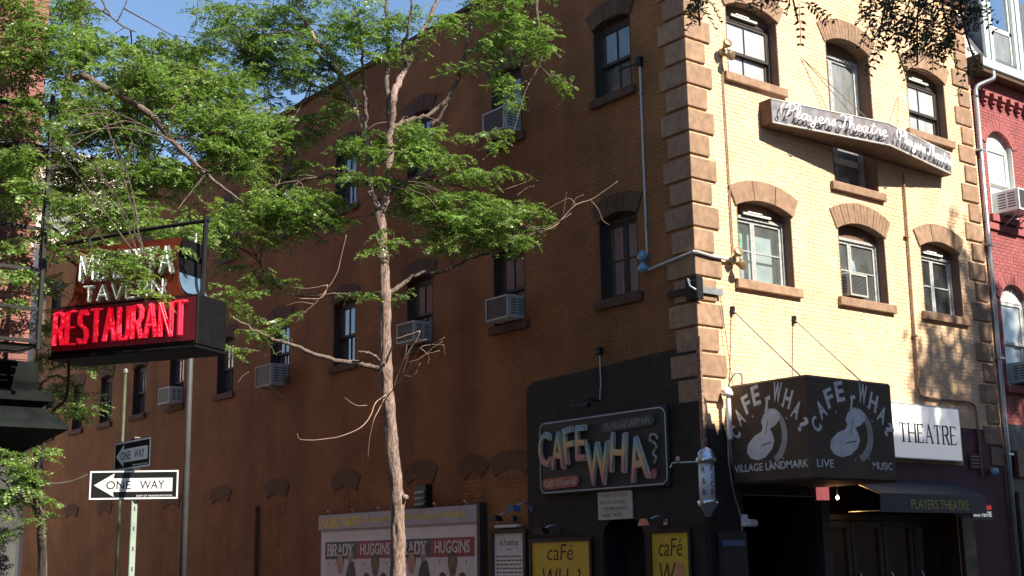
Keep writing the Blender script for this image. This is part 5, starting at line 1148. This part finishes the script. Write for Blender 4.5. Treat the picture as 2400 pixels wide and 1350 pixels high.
# bare dead twigs
DT = [([(930, 905, 18.8), (960, 870, 18.6), (990, 835, 18.5), (1030, 822, 18.4)], (.010, .005)), ([(955, 850, 18.6), (985, 840, 18.5), (1015, 815, 18.5), (1038, 800, 18.5)], (.007, .003)), ([(945, 880, 18.7), (970, 880, 18.6), (985, 850, 18.6)], (.006, .003)), ([(920, 915, 18.8), (935, 870, 18.7), (950, 830, 18.6), (955, 800, 18.6)], (.009, .004)), ([(905, 925, 18.9), (880, 945, 18.8), (868, 975, 18.7), (845, 1002, 18.6), (800, 1022, 18.5), (750, 1030, 18.4), (705, 1030, 18.3), (697, 1015, 18.3)], (.014, .012, .008, .004)),
      ([(860, 950, 18.7), (835, 950, 18.6), (808, 932, 18.6)], (.007, .004)), ([(900, 935, 18.9), (888, 960, 18.8), (876, 985, 18.7), (866, 1030, 18.7), (862, 1078, 18.7)], (.010, .007, .003)),
      ([(908, 930, 18.9), (940, 890, 18.7), (965, 850, 18.6), (985, 815, 18.5), (1010, 808, 18.5), (1040, 808, 18.4)], (.013, .010, .006, .004)),
      ([(940, 890, 18.7), (955, 840, 18.6), (970, 805, 18.5), (1000, 795, 18.4)], (.008, .005)), ([(905, 850, 18.9), (925, 800, 18.7), (945, 790, 18.6), (985, 775, 18.5)], (.024, .015, .008)),
      ([(985, 775, 18.5), (975, 800, 18.5), (960, 820, 18.5), (945, 850, 18.5)], (.008, .005)), ([(985, 815, 18.5), (1005, 835, 18.5), (1000, 860, 18.5)], (.005, .003)), ([(1040, 808, 18.4), (1044, 835, 18.4)], (.003, .002)), ([(1010, 808, 18.5), (1030, 798, 18.4), (1043, 790, 18.4)], (.004, .003)),
      ([(1250, 552, 17.8), (1300, 530, 17.7), (1320, 510, 17.6), (1350, 480, 17.6), (1385, 468, 17.5), (1420, 445, 17.5), (1448, 425, 17.5)], (.012, .009, .005)),
      ([(1350, 480, 17.6), (1335, 465, 17.6), (1310, 475, 17.6), (1275, 495, 17.6)], (.006, .003)), ([(1385, 470, 17.5), (1402, 490, 17.5), (1412, 515, 17.5), (1428, 527, 17.5)], (.006, .003)), ([(1340, 485, 17.6), (1350, 465, 17.6), (1368, 456, 17.6)], (.005, .003)),
      ([(1320, 505, 17.6), (1325, 470, 17.6), (1328, 450, 17.6)], (.004, .002)), ([(1180, 445, 17.8), (1230, 428, 17.7), (1245, 420, 17.7)], (.005, .003)), ([(1210, 460, 17.8), (1235, 440, 17.7), (1252, 436, 17.7)], (.005, .003)),
      ([(700, 700, 19), (750, 700, 18.8), (765, 680, 18.8), (768, 668, 18.8)], (.016, .010)), ([(765, 680, 18.8), (740, 710, 18.8), (710, 735, 18.8), (690, 760, 18.8)], (.010, .004)), ([(765, 680, 18.8), (790, 640, 18.8), (800, 600, 18.8), (812, 550, 18.8)], (.011, .006)),
      ([(768, 668, 18.8), (720, 676, 18.8), (680, 672, 18.8)], (.007, .003)), ([(735, 712, 18.8), (700, 708, 18.8), (665, 718, 18.8)], (.006, .003)), ([(600, 600, 19.5), (608, 640, 19.4), (640, 670, 19.4), (680, 690, 19.3)], (.009, .005)),
      ([(600, 605, 19.4), (630, 615, 19.4), (655, 622, 19.4)], (.007, .003)), ([(1035, 300, 18), (1040, 320, 18), (1044, 330, 18)], (.006, .004)), ([(600, 835, 18.5), (640, 830, 18.4), (660, 822, 18.4)], (.004, .003)), ([(555, 900, 18), (570, 880, 18), (583, 872, 18)], (.006, .004))]
DT = [([(x, y, back(x, D) if y < 620 else D) for x, y, D in pix], rad) for pix, rad in DT]
for pix, rad in DT: limb(pix, [r*.72 for r in rad], TA, M_TWIG, 'dead_twig', 5, 4, .004)
A = [(1040,40,18.4,60,40,.6),(640,40,19.8,120,60,.6),(1100,500,17.9,130,55,2.4),(1185,560,17.8,85,34,2.2),(1000,480,18.1,100,50,2.2),(1115,415,17.9,70,32,1.6),(1215,480,17.7,60,30,1.6),(1050,560,18,90,35,1.9),(960,440,18.2,60,36,1.5),(1165,400,17.8,30,20,1.2),
     (690,480,19.3,130,52,2.3),(580,490,19.4,110,50,2.2),(745,525,19.2,80,34,2.0),(620,560,19.3,90,30,1.2),(850,420,18.9,70,26,1.6),(540,600,19.3,60,34,1.1),(530,520,19,70,50,1.6),
     (700,90,19.8,140,85,1.7),(850,60,19.3,90,60,1.5),(620,180,19.9,95,70,1.6),(760,180,19.5,90,60,1.3),(905,100,19.1,70,55,1.2),(560,110,20,100,80,1.5),(980,60,18.8,70,45,.9),(700,-40,19.8,200,60,1.2),
     (1205,100,17.5,85,40,2.0),(1110,135,17.8,45,26,1.2),(1260,70,17.5,45,34,1.5),(1180,40,17.6,90,40,1.2),(1150,-30,17.6,140,40,1.5),
     (680,300,19.6,100,42,1.6),(770,270,19.5,70,34,1.3),(900,360,19.1,110,40,1.5),(600,330,19.7,90,50,1.8),(640,390,19.6,100,40,1.7),(980,320,18.6,60,50,1.9),(1010,370,18.3,70,36,1.7),(820,330,19.2,60,40,1.2),
     (1185,215,17.5,36,50,1.7),(1120,320,17.9,70,30,.8),(900,560,18.7,44,20,1.4),(870,585,18.7,24,18,1.2),(1060,150,17.9,50,20,.7),
     (640,780,18.2,60,28,1.0),(560,700,18.4,60,50,1.0),(600,650,19.2,60,40,.6),(690,640,19.4,70,40,.35),(660,750,18.4,50,24,.7),(830,690,19,50,10,.6),(930,690,18.6,22,10,.8),(570,800,18,50,30,.8),(1275,520,17.7,30,16,.9),(1330,200,17.3,22,12,.8)]
A = [(x, y, back(x, D), rx, ry, w) for x, y, D, rx, ry, w in A]
nA = foliage('crown', A, limbsA, TA, M_LEAF, np.random.default_rng(3), dens=2.05, ll=.056, lw=.023)

# left tree rising behind the tavern corner, its crown reaching over the neon sign
tbB = at(99, 1345, 18.5)
TBt = thing('locust_tree', 'dense leafy locust tree over the tavern sign at left', 'tree', (tbB[0], tbB[1], 0))
c = catmull([np.array([tbB[0], tbB[1], -.02])]+[at(x, y, 18.5) for x, y in ((99, 1345), (97, 1250), (92, 1150), (90, 1000), (95, 800), (100, 620), (110, 480), (130, 360), (150, 250), (170, 120), (200, -60))], 8)
R = np.interp(np.linspace(0, 1, len(c)), [0, .1, 1], [.10, .065, .05]); ob('trunk', MB().tube(c-np.array(TBt.location), R, 14), M_BRANCH, TBt, sm=True); limbsB = [c[len(c)//3:]]
LB = [([(150, 250, 18.5), (170, 190, 17.5), (200, 180, 16.8), (240, 205, 16.4), (290, 228, 16.1), (345, 262, 15.9), (385, 305, 15.7), (400, 326, 15.6), (440, 365, 15.4), (480, 405, 15.3), (540, 452, 15.2), (570, 475, 15.2)], (.05, .05, .046, .036, .02, .012)),
      ([(400, 326, 15.6), (440, 322, 15.6), (480, 315, 15.7), (560, 300, 15.8)], (.018, .012, .006)), ([(480, 405, 15.3), (500, 400, 15.2), (512, 388, 15.1)], (.012, .007)),
      ([(245, 225, 16.3), (265, 260, 16.1), (290, 300, 16), (315, 340, 15.9)], (.016, .010, .005)), ([(150, 200, 18), (120, 180, 17.5), (60, 170, 17), (0, 160, 16.5)], (.03, .015)),
      ([(230, -20, 17), (255, 30, 17), (285, 60, 17), (320, 75, 17)], (.014, .009)), ([(275, 50, 17), (290, 20, 17), (298, 0, 17)], (.010, .006)),
      ([(110, 480, 18.5), (60, 420, 17), (20, 400, 16)], (.03, .015)), ([(100, 560, 18.5), (150, 600, 16.5), (220, 640, 15.4), (300, 620, 14.2), (360, 630, 13.7)], (.03, .02, .014, .008)),
      ([(95, 520, 18.5), (130, 540, 17), (160, 580, 16), (175, 570, 15.5)], (.03, .02, .01)), ([(92, 1080, 18.5), (70, 1100, 18), (40, 1090, 17.5)], (.02, .01)), ([(94, 900, 18.5), (130, 880, 17.5), (170, 900, 17), (215, 980, 16.7)], (.02, .01, .005))]
for pix, rad in LB: limbsB.append(limb(pix, rad, TBt, M_BRANCH, jit=.005))
B = [(400,400,15.8,110,40,1.3),(500,350,15.8,90,40,1.2),(580,320,16,70,40,1.0),(340,330,16.2,90,50,1.2),(30,560,12.9,40,36,1.0),(20,700,12.9,34,40,.8),(60,660,12.9,26,30,.7),(110,560,13,40,26,1.0),(30,150,13.0,50,60,1.2),(60,620,13.1,40,40,.7),(40,430,12.9,60,60,1.0),(180,250,16,90,60,1.2),(160,480,15,80,50,1.1),(90,110,13.2,120,90,1.5),(50,250,13.1,80,70,1.6),(40,370,13.0,70,50,1.5),(70,540,13.2,60,30,1.0),(120,300,14.5,60,60,1.5),(190,110,17.2,110,60,1.6),(250,290,16.6,130,80,2.0),(380,190,16.4,120,60,1.8),(440,130,17.5,90,40,1.2),(520,40,17.5,70,50,1.3),(140,410,16.8,120,70,2.0),(320,420,16,120,60,2.0),
     (470,290,16,100,60,1.9),(50,470,13.1,70,50,1.5),(250,500,15.6,120,50,1.9),(370,520,15.2,100,46,1.7),(520,200,16.5,80,60,1.5),(130,10,17.5,110,50,1.6),(30,20,13.1,80,60,1.4),(560,380,16,70,50,1.4),(430,420,15.6,80,40,1.3),(540,290,16,90,50,1.7),(330,130,16.9,60,26,.9),(610,270,16.5,60,36,1.1),(500,190,17,90,30,1.1),
     (300,615,13.7,70,28,3.0),(245,600,13.8,50,24,2.4),(365,585,13.8,50,24,1.5),(200,560,15,70,26,1.4),(440,540,15,60,30,1.0),(310,655,13.7,30,12,1.3),(370,680,13.7,24,12,.9),
     (110,660,17.4,36,40,1.1),(105,770,17.2,36,50,1.5),(130,850,17,50,40,1.5),(210,850,16.8,60,22,1.3),(165,905,16.8,40,30,2.0),(195,960,16.7,32,34,2.2),(110,980,17,20,12,1.0)]
nB = foliage('crown', B, limbsB, TBt, M_LEAFB, np.random.default_rng(4), dens=2.7, ll=.056, lw=.023)

# young tree on the tavern pavement, its top showing under the black cornice
tbF = at(99, 1345, 12.3); TF = thing('young_tree', 'young leafy tree with dark stem below the black cornice at lower left', 'tree', (tbF[0], tbF[1], 0))
c = catmull([np.array([tbF[0], tbF[1], -.02])]+[at(x, y, 12.3) for x, y in ((99, 1345), (96, 1270), (88, 1200), (80, 1140), (92, 1080), (105, 1040))], 6)
ob('trunk', MB().tube(c-np.array(TF.location), np.linspace(.036, .012, len(c)), 10), bark_mat('stem_dark', (.05, .036, .03)), TF, sm=True); limbsF = [c[len(c)//2:]]
for pix, rad in (([(88, 1200, 12.3), (60, 1170, 12.3), (30, 1150, 12.3), (0, 1120, 12.3)], (.014, .006)), ([(84, 1170, 12.3), (100, 1200, 12.2), (115, 1215, 12.2)], (.010, .005)), ([(80, 1140, 12.3), (50, 1110, 12.3), (20, 1080, 12.3)], (.012, .005))): limbsF.append(limb(pix, rad, TF))
F_ = [(60,1110,12.3,60,50,1.6),(35,1180,12.3,50,44,1.6),(95,1215,12.2,30,24,1.2),(112,1055,12.3,28,24,1.3),(8,1080,12.3,34,36,1.2),(15,1250,12.3,26,24,1.0),(90,1150,12.3,36,30,1.2)]
foliage('crown', F_, limbsF, TF, M_LEAF, np.random.default_rng(6), L=.15, ll=.045, lw=.02, spray=.32, dens=4.2, depth=.6)

# far tree behind the roofs
fb = at(330, 700, 46); TC = thing('far_tree', 'yellow green tree far behind the roofs at upper left', 'tree', (fb[0], fb[1], 0))
c = catmull([np.array([fb[0], fb[1], 0]), at(330, 700, 46), at(335, 450, 46), at(350, 250, 46), at(360, 130, 46)], 6); ob('trunk', MB().tube(c-np.array(TC.location), np.linspace(.35, .08, len(c)), 10), M_BRANCH, TC, sm=True)
Cb = [(360,130,46,110,60,1.0),(440,180,46,110,60,1.0),(300,190,46,90,60,1.0),(400,240,46,140,50,1.0),(520,250,46,90,40,.7),(250,260,46,90,60,.9)]
foliage('crown', Cb, [c], TC, M_LEAFY, np.random.default_rng(5), L=.5, pairs=6, ll=.22, lw=.10, per=9, spray=1.6, depth=1.2, dens=.34)

# near tree: sprays of leaves hanging into the top of the picture, in the shade of the houses opposite
nb_ = np.array([-7.6, -12.6, 0.0]); TD = thing('street_tree', 'dark shaded leaf sprays of a near tree hanging in at upper right', 'tree', tuple(nb_))
c = catmull([nb_, nb_+[.05, 0, 2.5], nb_+[-.1, .2, 5], nb_+[-.3, .6, 6.5]], 6); ob('trunk', MB().tube(c-nb_, np.linspace(.16, .08, len(c)), 14), M_BRANCH, TD, sm=True)
top = nb_+np.array([-.3, .6, 6.5]); limbsD = []
for tgt in (at(2150, -120, 6), at(1950, -150, 6), at(1660, -120, 6), at(2250, -80, 6.2)):
    cc = catmull([top-[0, 0, 1.5], (top+tgt)/2+[0, 0, .3], tgt], 6); ob('branch', MB().tube(cc-nb_, np.linspace(.05, .012, len(cc)), 7), M_BRANCH, TD, sm=True)
def near_leaf(rng, L, pairs):
    q = leaf_quads(np.zeros((1, 3)), np.array([[1.0, 0, 0]]), np.array([[0, 0, 1.0]]), np.array([L]), pairs, .036, .015, rng)[0]
    mb_ = MB()
    for l4 in q:                                  # fold each leaflet along its midrib
        b, s1, tip, s2 = l4; mid = (b+tip)/2-np.array([0, 0, .0025]); mb_.add([b, s1, tip, s2, mid], [(0, 1, 4), (1, 2, 4), (2, 3, 4), (3, 0, 4)])
    mb_.tube([(0, 0, 0), (L*.5, 0, -.06*L), (L, 0, -.25*L)], .0016, 4, cap=False)
    return mb_
protos = []
rng = np.random.default_rng(9)
NL = [(2090,40,5.9,70,60,34),(2160,60,6,70,60,36),(2215,30,6.1,60,60,28),(2130,110,5.9,44,30,12),(2190,120,6,46,26,14),(2230,90,6,30,30,10),(2070,120,5.9,24,26,6),(2150,150,6,20,16,5),(2040,20,5.9,44,24,9),(2270,60,6.1,20,40,6),(2290,170,6.1,14,18,3),(2125,165,6,14,14,3),(1640,20,6,34,24,8),(1640,55,6,20,22,5),(1800,10,6,50,14,7),(1860,30,6,30,24,7),(1880,55,6,12,14,3),(1760,-5,6,50,14,5),(2160,-60,6,160,50,40),(1700,-50,6,120,30,14)]
for bx, by, bd, rx, ry, k in NL:
    for _ in range(max(2, int(k*.72))):
        q = rng.normal(0, .55, 2); p = at(bx+rx*q[0], by-40+ry*q[1], bd+rng.normal(0, .15))
        if len(protos) < 6:
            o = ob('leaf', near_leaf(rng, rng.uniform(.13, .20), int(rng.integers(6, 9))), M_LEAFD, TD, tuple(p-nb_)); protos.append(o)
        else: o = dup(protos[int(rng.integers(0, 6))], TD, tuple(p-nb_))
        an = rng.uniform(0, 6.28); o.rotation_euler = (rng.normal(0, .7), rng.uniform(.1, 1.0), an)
tw = MB()
for a_, b_ in (((2250, -80), (2120, 90)), ((2200, -80), (2230, 100)), ((2120, -100), (2060, 90)), ((2170, -60), (2150, 150)), ((1640, -80), (1640, 60)), ((1850, -80), (1870, 50)), ((1760, -80), (1800, 10)), ((2250, 0), (2290, 160))):
    A_, B_ = at(*a_, 6.0), at(*b_, 6.0); tw.tube(catmull([A_-nb_, (A_+B_)/2-nb_+np.array([.02, .03, .04]), B_-nb_], 5), .005, 5, cap=False)
ob('twig', tw, M_BRANCH, TD, kind='stuff')

# street tree on the far pavement, out of the picture to the right: it dapples the right end of the front
pe = np.array([10.2, -12.2, 0.0]); TE = thing('street_tree', 'tall street tree on the opposite pavement whose crown dapples the front', 'tree', tuple(pe))
ob('trunk', MB().tube([(0, 0, 0), (0, .1, 6), (-.4, .6, 12), (-.6, .9, 16.5)], [.25, .2, .13, .05], 14), M_BRANCH, TE, sm=True)
rng = np.random.default_rng(21); P = []; D = []; N = []
for _ in range(560):
    # clump positions given by where their shadow falls on the front wall (x, z)
    wx, wz = rng.uniform(5.0, 9.6), rng.uniform(2.9, 7.6)
    lim = 0 if wx < 5.25 else 5.5 if wx < 6.0 else 6.3 if wx < 6.9 else 7.8
    if wz > lim or (wz > lim-1.2 and rng.random() < .6): continue
    y = rng.uniform(-12.6, -9.6); cc = np.array([wx-.2*y, y, wz-.95*y])
    if (wz < 4.3 and 4.6 < wx < 6.8 and rng.random() < .2) or (wx > 8.1 and (wz > 6.3 or rng.random() < .3)): continue
    for _ in range(9):
        P.append(cc+rng.normal(0, 1, 3)*[.08, .08, .28]); a_ = rng.uniform(0, 6.28); D.append([math.cos(a_), math.sin(a_), rng.normal(-.2, .3)]); N.append(unit(np.array([0, 0, 1.0])+rng.normal(0, .5, 3)))
q = leaf_quads(np.array(P), np.array(D), np.array(N), np.full(len(P), .2), 5, .10, .055, rng).reshape(-1, 3)-pe
ob('crown', np_mesh('crown', q, np.arange(len(q)).reshape(-1, 4)), M_LEAF, TE)
print('leaflets', nA, nB, 'objects', len(bpy.data.objects))
